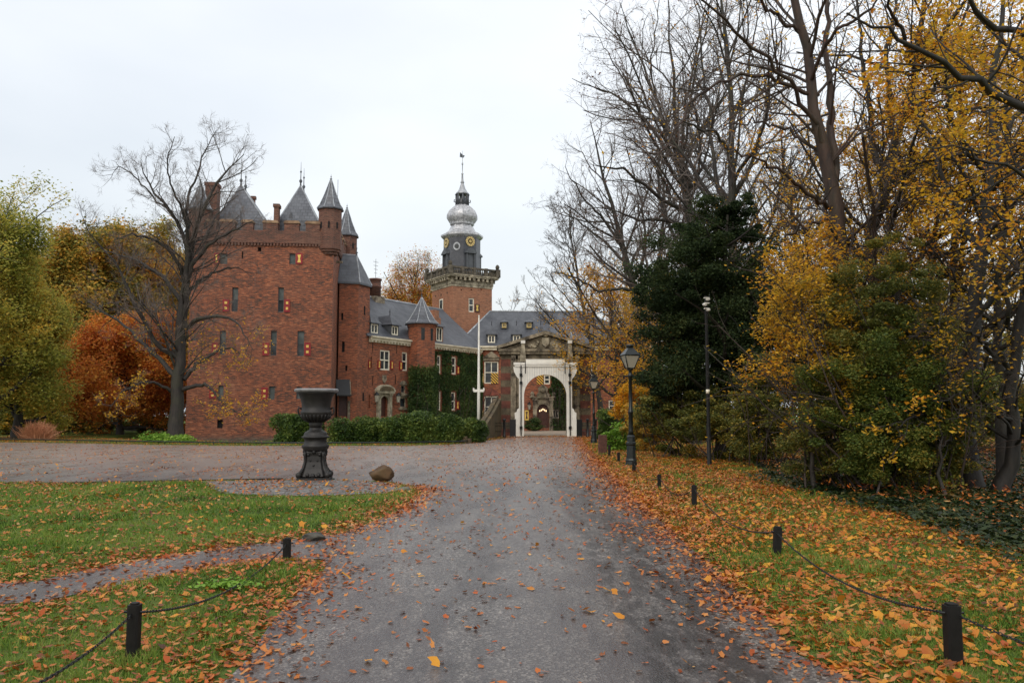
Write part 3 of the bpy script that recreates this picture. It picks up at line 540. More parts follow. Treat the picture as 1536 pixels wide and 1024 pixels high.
# ------------------------------------------------------------------ castle
class Frame:
    def __init__(s, x, y, th): s.o = Vector((x, y, 0)); s.th = th; s.c = math.cos(th); s.s = math.sin(th)
    def tol(s, v): return Vector((v.x*s.c+v.y*s.s, -v.x*s.s+v.y*s.c, v.z))
    def loc(s, px, py, yo=0.0):
        o = s.tol(Vector((0, 0, HC))-s.o); d = s.tol(ray(px, py)); t = (yo-o.y)/d.y; p = o+d*t; return p.x, p.z
    def rect(s, x0, y0, x1, y1, yo=0.0):
        ym = (y0+y1)/2; xm = (x0+x1)/2; u0 = s.loc(x0, ym, yo)[0]; u1 = s.loc(x1, ym, yo)[0]; z1 = s.loc(xm, y0, yo)[1]; z0 = s.loc(xm, y1, yo)[1]; return (u0, z0, u1, z1)
def frame_pts(pxa, Ya, pxb, Yb):
    a = at(pxa, 600, Ya); b = at(pxb, 600, Yb); return Frame(a.x, a.y, math.atan2(b.y-a.y, b.x-a.x)), math.hypot(b.x-a.x, b.y-a.y)
def window(root, rc, y, nv=1, hz=(.5,), fw=.09, mat='cream', glass='glass', depth=.12, bars=0, name='window'):
    u0, z0, u1, z1 = rc; b = MB(); ya = y+depth-.06; yb = y+depth+.02
    b.box(u0, u0+fw, ya, yb, z0, z1); b.box(u1-fw, u1, ya, yb, z0, z1); b.box(u0+fw, u1-fw, ya, yb, z0, z0+fw); b.box(u0+fw, u1-fw, ya, yb, z1-fw, z1)
    for i in range(1, nv+1): c = u0+(u1-u0)*i/(nv+1); b.box(c-fw*.4, c+fw*.4, ya+.005, yb, z0+fw, z1-fw)
    for h in hz: c = z0+(z1-z0)*h; b.box(u0+fw, u1-fw, ya-.005, yb-.004, c-fw*.4, c+fw*.4)
    w = b.build(name, M[mat], root)
    if glass == 'glass_grey' and hz:
        zm_ = (z0+z1)/2; MB().box(u0+fw*.5, u1-fw*.5, yb-.03, yb-.01, zm_, z1-fw*.5).build('pane', M[glass], w); MB().box(u0+fw*.5, u1-fw*.5, yb-.03, yb-.01, z0+fw*.5, zm_-.001).build('pane', M['glass'], w); return w
    g = MB(); g.box(u0+fw*.5, u1-fw*.5, yb-.03, yb-.01, z0+fw*.5, z1-fw*.5); g.build('pane', M[glass], w); return w
def hourglass(b, u0, z0, u1, z1, y, mi, two=False):
    if two:
        zm = (z0+z1)/2; h = (z1-z0); w = (u1-u0)
        for c in (z0+h*.28, z0+h*.72): b.box(u0+w*.3, u1-w*.3, y-.012, y, c-h*.1, c+h*.1, mi)
    else:
        uc = (u0+u1)/2; w = (u1-u0)*.26; h = (z1-z0)*.36; zc = (z0+z1)/2; b.prism([(uc-w, zc-h), (uc+w, zc-h), (uc+w*.45, zc), (uc+w, zc+h), (uc-w, zc+h), (uc-w*.45, zc)], y-.012, y, mi)
def shutter(root, rc, y, two=False, mats=('red_paint', 'yellow_paint')):
    u0, z0, u1, z1 = rc; b = MB(); b.box(u0, u1, y-.07, y-.02, z0, z1)
    if mats[0] != 'stripe': hourglass(b, u0, z0, u1, z1, y-.07, 1, two)
    b.build('shutter', [M[q] for q in mats], root)
def finial(root, x, y, z, h, r=.05, name='finial'):
    b = MB(); b.lathe([(r*1.8, z-.25), (r*1.5, z+.05), (r*.9, z+h*.12), (r*2.2, z+h*.2), (r*2.2, z+h*.24), (r*.7, z+h*.3), (r*.55, z+h*.55), (r*1.3, z+h*.58), (r*1.3, z+h*.61), (r*.4, z+h*.65), (r*.15, z+h)], 8, (x, y)); b.build(name, M['lead_dark'], root)
def cone_roof(root, c, r, z0, z1, n=8, rot=R(22.5), flare=.12, mat='slate', fin=1.0, name='turret_roof'):
    b = MB(); H = z1-z0; prof = [(r, z0-.08), (r+.02, z0), (r*.80, z0+H*.13), (r*.45, z0+H*.5), (.05, z1)]
    b.lathe(prof, n, c, 0, False, rot); o = b.build(name, M[mat], root)
    e = MB()
    for i in range(n):
        a = rot+2*math.pi*i/n; e.tube([(c[0]+q*math.cos(a), c[1]+q*math.sin(a), z+.01) for q, z in prof[1:]], .035, 4, sm=False)
    e.build('lead_hip', M['lead'], o); 
    if fin: finial(root, c[0], c[1], z1-.05, fin, .045)
    return o
def oct_poly(c, r, n=8, rot=R(22.5)): return [(c[0]+r*math.cos(rot+2*math.pi*i/n), c[1]+r*math.sin(rot+2*math.pi*i/n)) for i in range(n)]
# ---- keep
Kt = R(6); kc = at(496, 600, 64); K = Frame(kc.x, kc.y, Kt)
keep = thing('castle_keep', 'massive square red brick castle keep with battlements, corner turrets and grey pointed roofs', 'castle keep', (kc.x, kc.y, 0), Kt)
kx0 = K.loc(283, 500)[0]; zs = K.loc(400, 365)[1]; zc = K.loc(400, 346)[1]; zm = K.loc(400, 335)[1]; KD = 9.6
wins = [((434, 380, 443, 396), (444, 380, 454, 396), 0), ((330, 380, 341, 396), (321, 380, 329, 396), 0), ((417, 431, 425.5, 468), (426.5, 449, 435, 468), 1), ((348, 431, 357, 467), (334, 449, 344, 467), 1),
        ((406, 496, 415, 533), (394, 514, 404, 533), 1), ((446, 496, 456, 534), (456.5, 514, 466, 533), 1), ((329.5, 496, 338.6, 531), (318, 514, 327, 531), 1),
        ((403.5, 579, 412, 599), (392, 581, 401.5, 599), 1), ((444.5, 580, 453, 598), None, 0), ((327, 578, 335, 597), (314, 582, 325, 597), 1)]
slits = [(362.5, 377, 365, 388), (386.5, 371, 392, 377), (325.5, 629, 334, 642), (430, 629, 433, 634)]
b = MB(); ops = [K.rect(*q[0]) for q in wins]+[K.rect(*q) for q in slits]
b.facade(kx0, 0, -1.7, zs, 0, ops, .3)
b.add([(0, 0, -1.7), (0, KD, -1.7), (0, KD, zs), (0, 0, zs)], [(0, 1, 2, 3)]); b.add([(kx0, 0, -1.7), (kx0, KD, -1.7), (kx0, KD, zs), (kx0, 0, zs)], [(3, 2, 1, 0)]); b.add([(kx0, KD, -1.7), (0, KD, -1.7), (0, KD, zs), (kx0, KD, zs)], [(3, 2, 1, 0)])
b.build('wall', M['brick'], keep)
for (wr, sr, two) in wins:
    rc = K.rect(*wr); tall = (rc[3]-rc[1]) > 1.5; window(keep, rc, 0, 0, (.5,) if tall else (), .05, 'lead_dark', 'glass_grey', .2)
    if sr: shutter(keep, K.rect(*sr), 0, bool(two))
for q in ops[len(wins):]: MB().box(q[0]+.001, q[2]-.001, .25, .29, q[1], q[3]).build('loophole', M['dark_gap'], keep)
b = MB(); pr = .16; th = .45
b.box(kx0-pr, pr, -pr, th, zs, zc); b.box(kx0-pr, pr, KD-th, KD+pr, zs, zc); b.box(-th, pr, th, KD-th, zs, zc); b.box(kx0-pr, kx0+th, th, KD-th, zs, zc); b.box(kx0+th, -th, th, KD-th, zs, zs+.1)
n = 44
for i in range(n): x = kx0+(i+.5)*(0-kx0)/n; b.box(x-.075, x+.075, -pr+.02, -.001, zs-.2, zs)
for i in range(36): y = (i+.5)*KD/36; b.box(.001, pr-.02, y-.075, y+.075, zs-.2, zs)
b.build('parapet', M['brick_dark'], keep)
mer = [(311, 325), (331, 353), (363, 380), (395, 417), (427, 449), (459, 480)]
for (a, c) in mer:
    u0 = K.loc(a, 340)[0]; u1 = K.loc(c, 340)[0]; b = MB(); b.box(u0, u1, -pr+.004, th-.004, zc, zm); uc = (u0+u1)/2; mo = b.build('merlon', M['brick_dark'], keep)
    MB().prism([(u0-.06, zm), (u1+.06, zm), (u1+.06, zm+.1), (u1-.05, zm+.22), (u0+.05, zm+.22), (u0-.06, zm+.1)], -pr-.06, th+.06).build('coping', M['cap'], mo)
for i in range(4):
    y0 = 1.6+i*2.0; b = MB(); b.box(-th+.004, pr-.004, y0, y0+1.2, zc, zm); mo = b.build('merlon', M['brick_dark'], keep); MB().box(-th-.06, pr+.06, y0-.05, y0+1.25, zm, zm+.16).build('coping', M['cap'], mo)
def turret(c, r, z0, z1, z2, wm='brick_dark', fin=.5):
    b = MB(); b.lathe([(r*.55, z0-.55), (r*.72, z0-.5), (r*.74, z0-.34), (r*.88, z0-.3), (r*.9, z0-.15), (r, z0-.1), (r, z1-.12), (r+.06, z1-.1), (r+.06, z1)], 8, c, 0, False, R(22.5)); o = b.build('turret', M[wm], keep)
    g = MB()
    for a in (-90, -45, -135): x, y = c[0]+r*.93*math.cos(R(a)), c[1]+r*.93*math.sin(R(a)); zz = (z0+z1)/2+.2; g.cbox((x, y, zz), (.12, .12, .5))
    g.build('slit', M['dark_gap'], o); cone_roof(keep, c, r+.14, z1, z2, fin=fin)
tz = lambda py, Y: at(CX, py, Y).z
u = K.loc(493, 350)[0]; turret((u+.05, .45), .93, tz(372, 64), tz(314, 64.3), tz(269, 64.3))
turret((.1, KD-.4), .98, tz(392, 73), tz(354, 73), tz(312, 73)); 
u = K.loc(296, 350)[0]; turret((u, .5), .85, tz(372, 63), tz(313, 63), tz(272, 63))
turret((kx0+.3, KD-.4), .9, tz(366, 73), tz(350, 73), tz(309, 73))
def keep_roof(pxl, pxr, apx, apy, yf, dep, ridge):
    u0 = K.loc(pxl, 345, yf)[0]; u1 = K.loc(pxr, 345, yf)[0]; uc, za = K.loc(apx, apy, yf+dep*.36); z0 = K.loc(apx, 330, yf)[1]; y0 = yf; y1 = yf+dep; ya = yf+dep*.36; yb = yf+dep*.64
    vs = [(u0, y0, z0), (u1, y0, z0), (u1, y1, z0), (u0, y1, z0), (uc, ya, za), (uc, yb, za)]; b = MB(); b.add(vs+[(v[0], v[1], zs+.1) for v in vs[:4]], [(0, 1, 4), (1, 2, 5, 4), (2, 3, 5), (3, 0, 4, 5), (6, 7, 1, 0), (7, 8, 2, 1), (8, 9, 3, 2), (9, 6, 0, 3)]); o = b.build('pointed_roof', M['slate'], keep)
    e = MB()
    for p, q in ((0, 4), (1, 4), (2, 5), (3, 5), (4, 5)): e.tube([vs[p], vs[q]], .05, 4, sm=False)
    e.build('lead_hip', M['lead'], o); finial(keep, uc, ya, za-.1, 2.1, .06); finial(keep, uc, yb, za-.1, 2.1, .06)
    dz = K.loc(apx, 331, yf)[1]; d = MB(); dd = yf+.35; uq = uc-.4; d.add([(uq-.32, dd-.3, dz-.3), (uq+.32, dd-.3, dz-.3), (uq, dd-.25, dz+.75), (uq, dd+1.8, dz+.6), (uq-.3, dd+1.8, dz-.3), (uq+.3, dd+1.8, dz-.3)], [(0, 1, 2), (1, 5, 3, 2), (0, 2, 3, 4)]); d.build('roof_dormer', M['slate_dark'], o)
keep_roof(322, 396, 361.5, 277, 2.0, 6.2, 1); keep_roof(417, 477, 451, 278, 2.0, 6.2, 1)
def chimney(root, u0, u1, y0, y1, z0, z1, mat='brick_dark'):
    b = MB(); b.box(u0, u1, y0, y1, z0, z1-.25); b.box(u0-.07, u1+.07, y0-.07, y1+.07, z1-.25, z1); return b.build('chimney', M[mat], root)
u0, z1 = K.loc(309, 274, 1.2); u1 = K.loc(326, 300, 1.2)[0]; chimney(keep, u0, u1, 1.0, 2.1, zs, z1)
u0, z1 = K.loc(417, 314, 3); u1 = K.loc(424, 314, 3)[0]; chimney(keep, u0, u1, 1.2, 1.9, zs, z1); u0, z1 = K.loc(379, 293, 8); chimney(keep, u0, u0+.3, 7.5, 7.8, zs, z1-.2)
b = MB(); x_, z_ = K.loc(507, 320, KD); b.tube([(x_, KD-.5, zs), (x_, KD-.5, K.loc(507, 272, KD)[1])], .02, 4); b.build('lightning_rod', M['lead_dark'], keep)
# downpipe / spout at the keep corner
b = MB(); u_, z_ = K.loc(499, 385); b.box(.0, .5, 2.0, 2.25, z_-.1, z_+.05); b.build('water_spout', M['stone'], keep)
# ---- stair tower beside the keep
S, Sl = frame_pts(506, 67.5, 537, 67.9); st = thing('stair_tower', 'narrow orange brick stair tower with a dark grey hipped roof right of the keep', 'stair tower', tuple(S.o), S.th)
s1 = S.loc(537, 500)[0]; ze = S.loc(520, 423)[1]; zr = S.loc(520, 381, 1.6)[1]; cx2, _ = S.loc(554, 500, 1.5)
oS = [S.rect(*q) for q in ((512, 469, 515, 480), (513, 512, 517, 528), (518, 548, 521, 556), (508, 590, 521, 624))]
b = MB(); b.facade(0, s1, -1.7, ze, 0, oS, .3); ye = 5
b.add([(s1, 0, -1.7), (cx2, 1.5, -1.7), (cx2, ye, -1.7), (0, ye, -1.7), (s1, 0, ze), (cx2, 1.5, ze), (cx2, ye, ze), (0, ye, ze), (0, 0, ze), (0, 0, -1.7)], [(0, 1, 5, 4), (1, 2, 6, 5), (2, 3, 7, 6), (3, 9, 8, 7), (4, 5, 6, 7, 8)])
b.build('wall', M['brick_orange'], st)
for q in oS[:3]: MB().box(q[0], q[2], .2, .24, q[1], q[3]).build('slit', M['dark_gap'], st)
d = S.rect(509.5, 595, 520, 624, 0); dr = MB(); dr.box(oS[3][0]+.02, oS[3][2]-.02, .18, .24, oS[3][1], oS[3][3]); dr.build('door', M['wood'], st)
cn = S.rect(505, 570, 527, 592, -.5); b = MB(); b.add([(cn[0], -1.0, cn[1]-.1), (cn[2], -1.0, cn[1]-.1), (cn[2]-.1, -.02, cn[3]), (cn[0]-.05, -.02, cn[3]), (cn[0], -1.0, cn[1]-.02), (cn[2], -1.0, cn[1]-.02), (cn[2]-.1, -.02, cn[3]+.08), (cn[0]-.05, -.02, cn[3]+.08)], [(0, 1, 5, 4), (4, 5, 6, 7), (1, 2, 6, 5), (3, 0, 4, 7), (3, 2, 1, 0)]); b.build('canopy', M['black'], st)
b = MB(); b.tube([(cn[2]-.05, -1.0, cn[1]), (cn[2]-.1, -.03, cn[3]+.05)], .045, 5); b.box(s1-.75, s1-.55, -.25, -.01, -1.5, S.loc(520, 601)[1]); b.build('canopy_bracket', M['stone'], st)
e0 = .15; vs = [(-e0, -e0, ze), (s1+.08, -e0, ze), (cx2+e0, 1.4, ze), (cx2+e0, ye+e0, ze), (-e0, ye+e0, ze), (.15, 1.9, zr), (S.loc(535, 381, 1.9)[0], 1.9, zr), (.8, ye-1, zr-.4)]
b = MB(); b.add(vs, [(0, 1, 6, 5), (1, 2, 6), (2, 3, 7, 6), (3, 4, 7), (4, 0, 5, 7), (5, 6, 7), (4, 3, 2, 1, 0)]); b.add([(v[0], v[1], v[2]-.15) for v in vs[:5]]+vs[:5], [(i, (i+1) % 5, (i+1) % 5+5, i+5) for i in range(5)]); rf = b.build('roof', M['slate_dark'], st)
e = MB(); e.tube([vs[1], vs[6]], .05, 4, sm=False); e.tube([vs[5], vs[6]], .05, 4, sm=False); e.tube([vs[2], vs[6]], .05, 4, sm=False); e.build('lead_hip', M['lead'], rf); finial(st, vs[6][0], 1.9, zr, 1.0, .05)
b = MB(); 
for (px, y0, y1) in ((545.5, 459, 472), (541.5, 589, 601)):
    t = .5; x = s1+(cx2-s1)*t; y = 1.5*t; z0 = S.loc(px, y1, y)[1]; z1 = S.loc(px, y0, y)[1]; b.box(x-.1, x+.1, y-.03, y+.2, z0, z1)
b.build('slit', M['dark_gap'], st)
# ---- residential wing running back from the stair tower
W, WL = frame_pts(552, 69.5, 723, 84); wing = thing('castle_wing', 'long orange brick castle wing with cream cornice, dormers and ivy running towards the clock tower', 'castle wing', tuple(W.o), W.th)
zt = W.loc(600, 508)[1]; zt2 = W.loc(720, 522)[1]; zW = (W.loc(556, 511)[1]+W.loc(720, 527.5)[1]+W.loc(600, 515)[1])/3
win_w = [((570, 525, 585, 555), 2), ((603, 528, 611, 556), 1), ((655.5, 533, 661, 560), 1), ((677.5, 535, 684, 561), 1), ((655.5, 587, 661, 615), 1), ((676.5, 588, 683, 615), 1)]
opsW = [W.rect(*q[0]) for q in win_w]; arch1 = W.rect(601.5, 577, 608, 590); arch2 = W.rect(600, 596, 609, 611); door = W.rect(569, 594, 581, 624); slt = [W.rect(556, 535, 558, 552), W.rect(553, 592, 555.5, 612)]
b = MB(); b.facade(0, WL, -1.7, zW, 0, opsW+[arch1, arch2, door]+slt, .3); b.add([(WL, 0, -1.7), (WL, 9, -1.7), (WL, 9, zW), (WL, 0, zW), (0, 9, -1.7), (0, 9, zW), (0, 0, -1.7), (0, 0, zW)], [(0, 1, 2, 3), (1, 4, 5, 2), (4, 6, 7, 5)]); b.build('wall', M['brick_orange'], wing)
for (q, n), rc in zip(win_w, opsW): window(wing, rc, 0, 1 if n == 2 else 0, (.5,), .12, 'cream')
for q in slt: MB().box(q[0], q[2], .2, .25, q[1], q[3]).build('slit', M['dark_gap'], wing)
for q in ((566, 540, 570.3, 553), (585.2, 541, 589.5, 554), (598.5, 542, 603, 555), (552.3, 540, 555, 553), (684.5, 549, 688.5, 561), (683.5, 601, 688, 614)): shutter(wing, W.rect(*q), 0)
for a in (arch1, arch2):
    w_ = window(wing, a, 0, 0, (), .1, 'stone_light', 'glass'); u0, z0, u1, z1 = a; b = MB(); uc = (u0+u1)/2; r_ = (u1-u0)/2
    pts = [(uc+(r_+.22)*math.cos(t), z1-.0+(r_*.7+.15)*math.sin(t)) for t in np.linspace(0, math.pi, 9)]+[(u0, z1), (uc, z1+.02), (u1, z1)]; b.prism(pts, -.05, .0); b.box(u0-.2, u1+.2, -.1, 0, z0-.2, z0); b.build('arch_surround', M['stone'], wing)
u0, z0, u1, z1 = door; uc = (u0+u1)/2; r_ = (u1-u0)/2
dd = MB(); dd.box(u0, u1, .2, .28, -1.5, z1); dd.build('door', M['wood'], wing)
b = MB(); zt_ = W.loc(575, 587)[1]; zp = W.loc(575, 577)[1]; pw = .38
for s_ in (-1, 1): xo = uc+s_*(r_+pw*.5+.02); b.box(xo-pw/2, xo+pw/2, -.22, 0, -1.5, zt_-.3); b.box(xo-pw/2-.06, xo+pw/2+.06, -.28, 0, zt_-.3, zt_-.15)
arc = [(uc+r_*math.cos(t), z1-r_*.9+r_*.9*math.sin(t)) for t in np.linspace(0, math.pi, 11)]; b.prism([(uc+r_+.02, z1-r_*.9), (uc+r_+.02, zt_-.15), (uc-r_-.02, zt_-.15), (uc-r_-.02, z1-r_*.9)]+arc[::-1], -.15, -.002)
b.box(uc-r_-.6, uc+r_+.6, -.35, 0, zt_-.15, zt_+.02); b.prism([(uc+(r_+.65)*math.cos(t), zt_+.02+(zp-zt_)*math.sin(t)) for t in np.linspace(0, math.pi, 13)], -.38, -.02); b.build('door_portal', M['stone_light'], wing)
b = MB(); b.prism([(uc+(r_+.42)*math.cos(t), zt_+.06+(zp-zt_)*.68*math.sin(t)) for t in np.linspace(0, math.pi, 13)], -.4, -.381); b.build('tympanum_shade', M['stone_moss'], wing)  # dark plate on the pediment front, painting in the shade of a recess
def lantern(root, x, y, z, s=1.0, mat='lampglass'):
    b = MB(); b.tube([(x, 0, z-.35*s), (x, y, z-.45*s), (x, y, z-.3*s)], .02, 5); b.lathe([(.05*s, z-.3*s), (.07*s, z-.28*s)], 6, (x, y)); b.lathe([(.2*s, z+.15*s), (.19*s, z+.18*s), (.03*s, z+.38*s)], 6, (x, y)); o = b.build('wall_lantern', M['black'], root)
    g = MB(); g.lathe([(.09*s, z-.28*s), (.17*s, z+.15*s)], 6, (x, y), sm=False); g.build('lantern_glass', M[mat], o)
for px, py in ((565, 596), (597.5, 597)): x, z = W.loc(px, py, -.5); lantern(wing, x, -.5, z, 1.3)
m_, mz = W.loc(576, 568); b = MB(); b.prism([(m_-.25, mz+.3), (m_-.25, mz-.1), (m_, mz-.4), (m_+.25, mz-.1), (m_+.25, mz+.3)][::1], -.08, 0); b.build('coat_of_arms', M['stone'], wing)
b = MB()    # wall anchors
for px, py in ((559, 571), (593, 569), (595, 523), (549+10, 520)): x, z = W.loc(px, py); b.box(x-.025, x+.025, -.03, 0, z-.4, z+.4)
b.build('wall_anchor', M['black'], wing)
b = MB(); b.box(0, WL-.3, -.28, 0, zW, zW+.22); b.box(0, WL-.3, -.42, 0, zW+.22, zW+.36); b.box(0, WL-.3, -.1, -.0, zW-.16, zW)
for i in range(40): x = (i+.5)*(WL-.3)/40; b.box(x-.07, x+.07, -.24, -.1, zW-.14, zW-.001)
b.build('cornice', M['stone_cream'], wing)
yr = 4.4; zr1 = W.loc(575, 450, yr)[1]; zr2 = W.loc(662, 463, yr)[1]; zR = (zr1+zr2)/2; ur = W.loc(664, 463, yr)[0]; zE = zW+.3
print('wing ridge', zr1, zr2, 'cornice', W.loc(556, 504)[1], zt, zt2, 'L', WL, 'ur', ur)
b = MB(); b.add([(-.4, -.3, zE), (WL, -.3, zE), (WL, 9.1, zE), (-.4, 9.1, zE), (-.4, yr, zR), (ur, yr, zR)], [(0, 1, 5, 4), (1, 2, 5), (2, 3, 4, 5), (3, 0, 4), (3, 2, 1, 0)]); rf = b.build('roof', M['slate_dark'], wing)
e = MB(); e.tube([(-.4, yr, zR), (ur, yr, zR)], .1, 5); e.build('lead_ridge', M['lead'], rf)
def dormer(root, fr, q, yo, mat='slate_dark', wmat='cream', roofh=.9, dep=2.0, body='lead_dark', nv=1, fin=True):
    u0, z0, u1, z1 = fr.rect(*q, yo); b = MB(); t = .1; b.box(u0-t, u0, yo-.05, yo+dep, z0-.05, z1+t); b.box(u1, u1+t, yo-.05, yo+dep, z0-.05, z1+t); b.box(u0, u1, yo-.05, yo+dep, z1, z1+t); b.box(u0, u1, yo+.2, yo+.3, z0, z1); d = b.build('dormer', M[body], root)
    uc = (u0+u1)/2; e = .22; b = MB(); zb = z1+t; b.add([(u0-e, yo-.25, zb), (u1+e, yo-.25, zb), (u1+e, yo+dep, zb), (u0-e, yo+dep, zb), (uc, yo+.55, zb+roofh), (uc, yo+dep+.5, zb+roofh*.9), (u0-e, yo-.25, zb-.08), (u1+e, yo-.25, zb-.08)], [(0, 1, 4), (1, 2, 5, 4), (0, 4, 5, 3), (6, 7, 1, 0), (3, 2, 1, 0)])
    if fin: b.lathe([(.04, zb+roofh-.1), (.03, zb+roofh+.25), (.06, zb+roofh+.3), (.01, zb+roofh+.6)], 6, (uc, yo+.55))
    b.build('dormer_roof', M[mat], d); window(d, (u0, z0, u1, z1), yo-.05, nv, (), .1, wmat, depth=.08); return d
dormer(wing, W, (556, 486, 566.5, 500), .1); dormer(wing, W, (587, 489, 596.5, 502.5), .1)
dd_ = dormer(wing, W, (654, 491, 663, 511.5), .05, body='brick_orange', roofh=.5, fin=False)
u0, z0, u1, z1 = W.rect(650, 465, 662, 476, .3); b = MB(); b.box(u0, u1, .35, 1.2, z0-2.2, z0); b.box(u0+.3, u1-.3, .35, 1.2, z0, z1); b.build('stepped_gable', M['brick_brown'], wing)
u0, z1 = W.loc(556, 444, 4.4); u1 = W.loc(570, 444, 4.4)[0]; zb = W.loc(563, 457, 4.4)[1]; b = MB(); b.box(u0, u1, 3.8, 5.1, zb-1, z1); c = b.build('chimney', M['stone'], wing)
zt_ = W.loc(562, 418, 4.4)[1]; rr_ = (u1-u0)*.42; b = MB(); b.lathe([(rr_, z1), (rr_, z1+(zt_-z1)*.5), (rr_*1.12, z1+(zt_-z1)*.52), (rr_*1.12, z1+(zt_-z1)*.58), (rr_, z1+(zt_-z1)*.6), (rr_, zt_-.2), (rr_*1.15, zt_-.15), (rr_*1.15, zt_)], 14, ((u0+u1)/2, 4.45)); b.build('chimney_pot', M['brick_dark'], c)
b = MB(); za = W.loc(562, 388, 4.4)[1]; uc = (u0+u1)/2; b.tube([(uc, 4.4, zt_), (uc, 4.4, za)], .025, 4)
for k in range(4): b.box(uc-.35+.05*k, uc+.35-.05*k, 4.39, 4.41, za-.3-.35*k, za-.27-.35*k)
b.build('aerial', M['lead_dark'], wing)
# octagonal oriel turret on the wing
uo = W.loc(632, 520, -.5)[0]; zo1 = W.loc(632, 486, -.5)[1]; zo2 = W.loc(632, 446, -.5)[1]; r_ = 1.27; c = (uo, -.5)
tb = MB(); tb.lathe([(r_, -1.7), (r_, zo1-.35), (r_+.07, zo1-.3), (r_+.07, zo1-.15), (r_+.12, zo1-.1), (r_+.12, zo1)], 8, c, 0, False, R(22.5)); tu = tb.build('stair_turret', M['brick_orange'], wing)
g = MB()
for a in (-135, -90, -45, 0):
    x, y = c[0]+r_*.925*math.cos(R(a)), c[1]+r_*.925*math.sin(R(a)); zz = W.loc(632, 500, -1.5)[1]; t = R(a+90); 
    for dz in (0,): 
        w2 = .16; P = [(x-w2*math.cos(t), y-w2*math.sin(t)), (x+w2*math.cos(t), y+w2*math.sin(t))]; nx, ny = math.cos(R(a))*.012, math.sin(R(a))*.012
        g.add([(P[0][0]+nx, P[0][1]+ny, zz-.55), (P[1][0]+nx, P[1][1]+ny, zz-.55), (P[1][0]+nx, P[1][1]+ny, zz+.55), (P[0][0]+nx, P[0][1]+ny, zz+.55), (P[0][0]-nx*8, P[0][1]-ny*8, zz-.55), (P[1][0]-nx*8, P[1][1]-ny*8, zz-.55), (P[1][0]-nx*8, P[1][1]-ny*8, zz+.55), (P[0][0]-nx*8, P[0][1]-ny*8, zz+.55)], [(0, 1, 2, 3), (0, 4, 5, 1), (3, 2, 6, 7), (0, 3, 7, 4), (1, 5, 6, 2)])
g.build('turret_window', M['glass'], tu); cone_roof(wing, c, r_+.3, zo1, zo2, fin=.7)
# ---- right (north) wing facing the gate
NY = 84.0; nx0 = xat(700, NY); N = Frame(nx0, NY, 0.0); hall = thing('castle_hall', 'brick castle hall behind the gate with long grey slate roof, dormers and striped shutters', 'castle hall', tuple(N.o), 0)
nL = N.loc(990, 560)[0]; zN = N.loc(740, 525)[1]
nw = [((726.5, 542, 747.5, 575), 1, (.5,)), ((726.5, 594, 747.5, 626), 1, (.5,)), ((816, 562, 825, 576), 0, (.5,)), ((829, 614, 838, 627), 1, ()), ((913, 600, 931, 617), 1, (.5,)), ((945, 560, 963, 590), 1, (.5,)), ((880, 545, 896, 575), 1, (.5,))]
opN = [N.rect(*q[0]) for q in nw]; dN = N.rect(806, 606, 823, 641.5)
b = MB(); b.facade(0, nL, -.2, zN, 0, opN+[dN], .3); b.add([(0, 0, -.2), (0, 8, -.2), (0, 8, zN), (0, 0, zN), (nL, 0, -.2), (nL, 8, -.2), (nL, 8, zN), (nL, 0, zN)], [(3, 2, 1, 0), (4, 5, 6, 7), (5, 1, 2, 6)]); b.build('wall', M['brick_orange'], hall)
for (q, n, h), rc in zip(nw, opN): window(hall, rc, 0, n, h, .11, 'cream')
for q, ms_ in (((736.5, 559, 747, 575), ('stripe', 'stripe')), ((720, 560, 725.5, 574), ('gold', 'wood')), ((805, 562, 815, 576), ('stripe', 'stripe')), ((787, 615, 793, 630), ('yellow_paint', 'wood')), ((719.5, 615, 725, 630), ('gold', 'wood')), ((826, 616, 829, 626), ('yellow_paint', 'wood')), ((896, 614, 904, 625), ('yellow_paint', 'wood')), ((905, 614, 912, 625), ('yellow_paint', 'wood'))):
    shutter(hall, N.rect(*q, -.0), 0, False, ms_)
u0, z0, u1, z1 = N.rect(725, 529, 749, 541); uc = (u0+u1)/2; b = MB(); b.box(u0, u1, -.12, 0, z0, z0+.3); b.prism([(u0-.1, z0+.3), (u1+.1, z0+.3), (uc, z1+.15)], -.2, 0); b.build('window_pediment', M['stone'], hall)
u0, z0, u1, z1 = N.rect(724, 585, 749, 593); uc = (u0+u1)/2; b = MB(); b.prism([(uc+(u1-u0)/2*math.cos(t), z0+(z1-z0+.15)*math.sin(t)) for t in np.linspace(0, math.pi, 11)], -.1, 0); b.build('relieving_arch', M['stone_red'], hall)
u0, z0, u1, z1 = dN; uc = (u0+u1)/2; hw = (u1-u0)/2; b = MB(); b.box(u0, u1, .18, .26, 0, z1); 
for k in range(3): b.box(uc-hw+.15+k*(2*hw-.3)/3+.03, uc-hw+.15+(k+1)*(2*hw-.3)/3-.03, .15, .18, .2, 1.0); b.box(uc-hw+.15+k*(2*hw-.3)/3+.03, uc-hw+.15+(k+1)*(2*hw-.3)/3-.03, .15, .18, 1.15, 1.9)
b.build('door', M['wood'], hall)
b = MB(); zq = N.loc(815, 597)[1]; zq2 = N.loc(815, 584)[1]
for s_ in (-1, 1): xo = uc+s_*(hw+.25); b.box(xo-.2, xo+.2, -.25, 0, 0, zq-.25); b.box(xo-.26, xo+.26, -.3, 0, zq-.25, zq); b.lathe([(.22, zq), (.3, zq+.1), (.16, zq+.3), (.22, zq+.5), (.05, zq+.7)], 8, (xo+s_*.25, -.15))
b.prism([(uc+hw+.03, z1-hw), (uc+hw+.03, zq), (uc-hw-.03, zq), (uc-hw-.03, z1-hw)]+[(uc+hw*math.cos(t), z1-hw+hw*math.sin(t)) for t in np.linspace(0, math.pi, 11)][::-1], -.12, -.002)
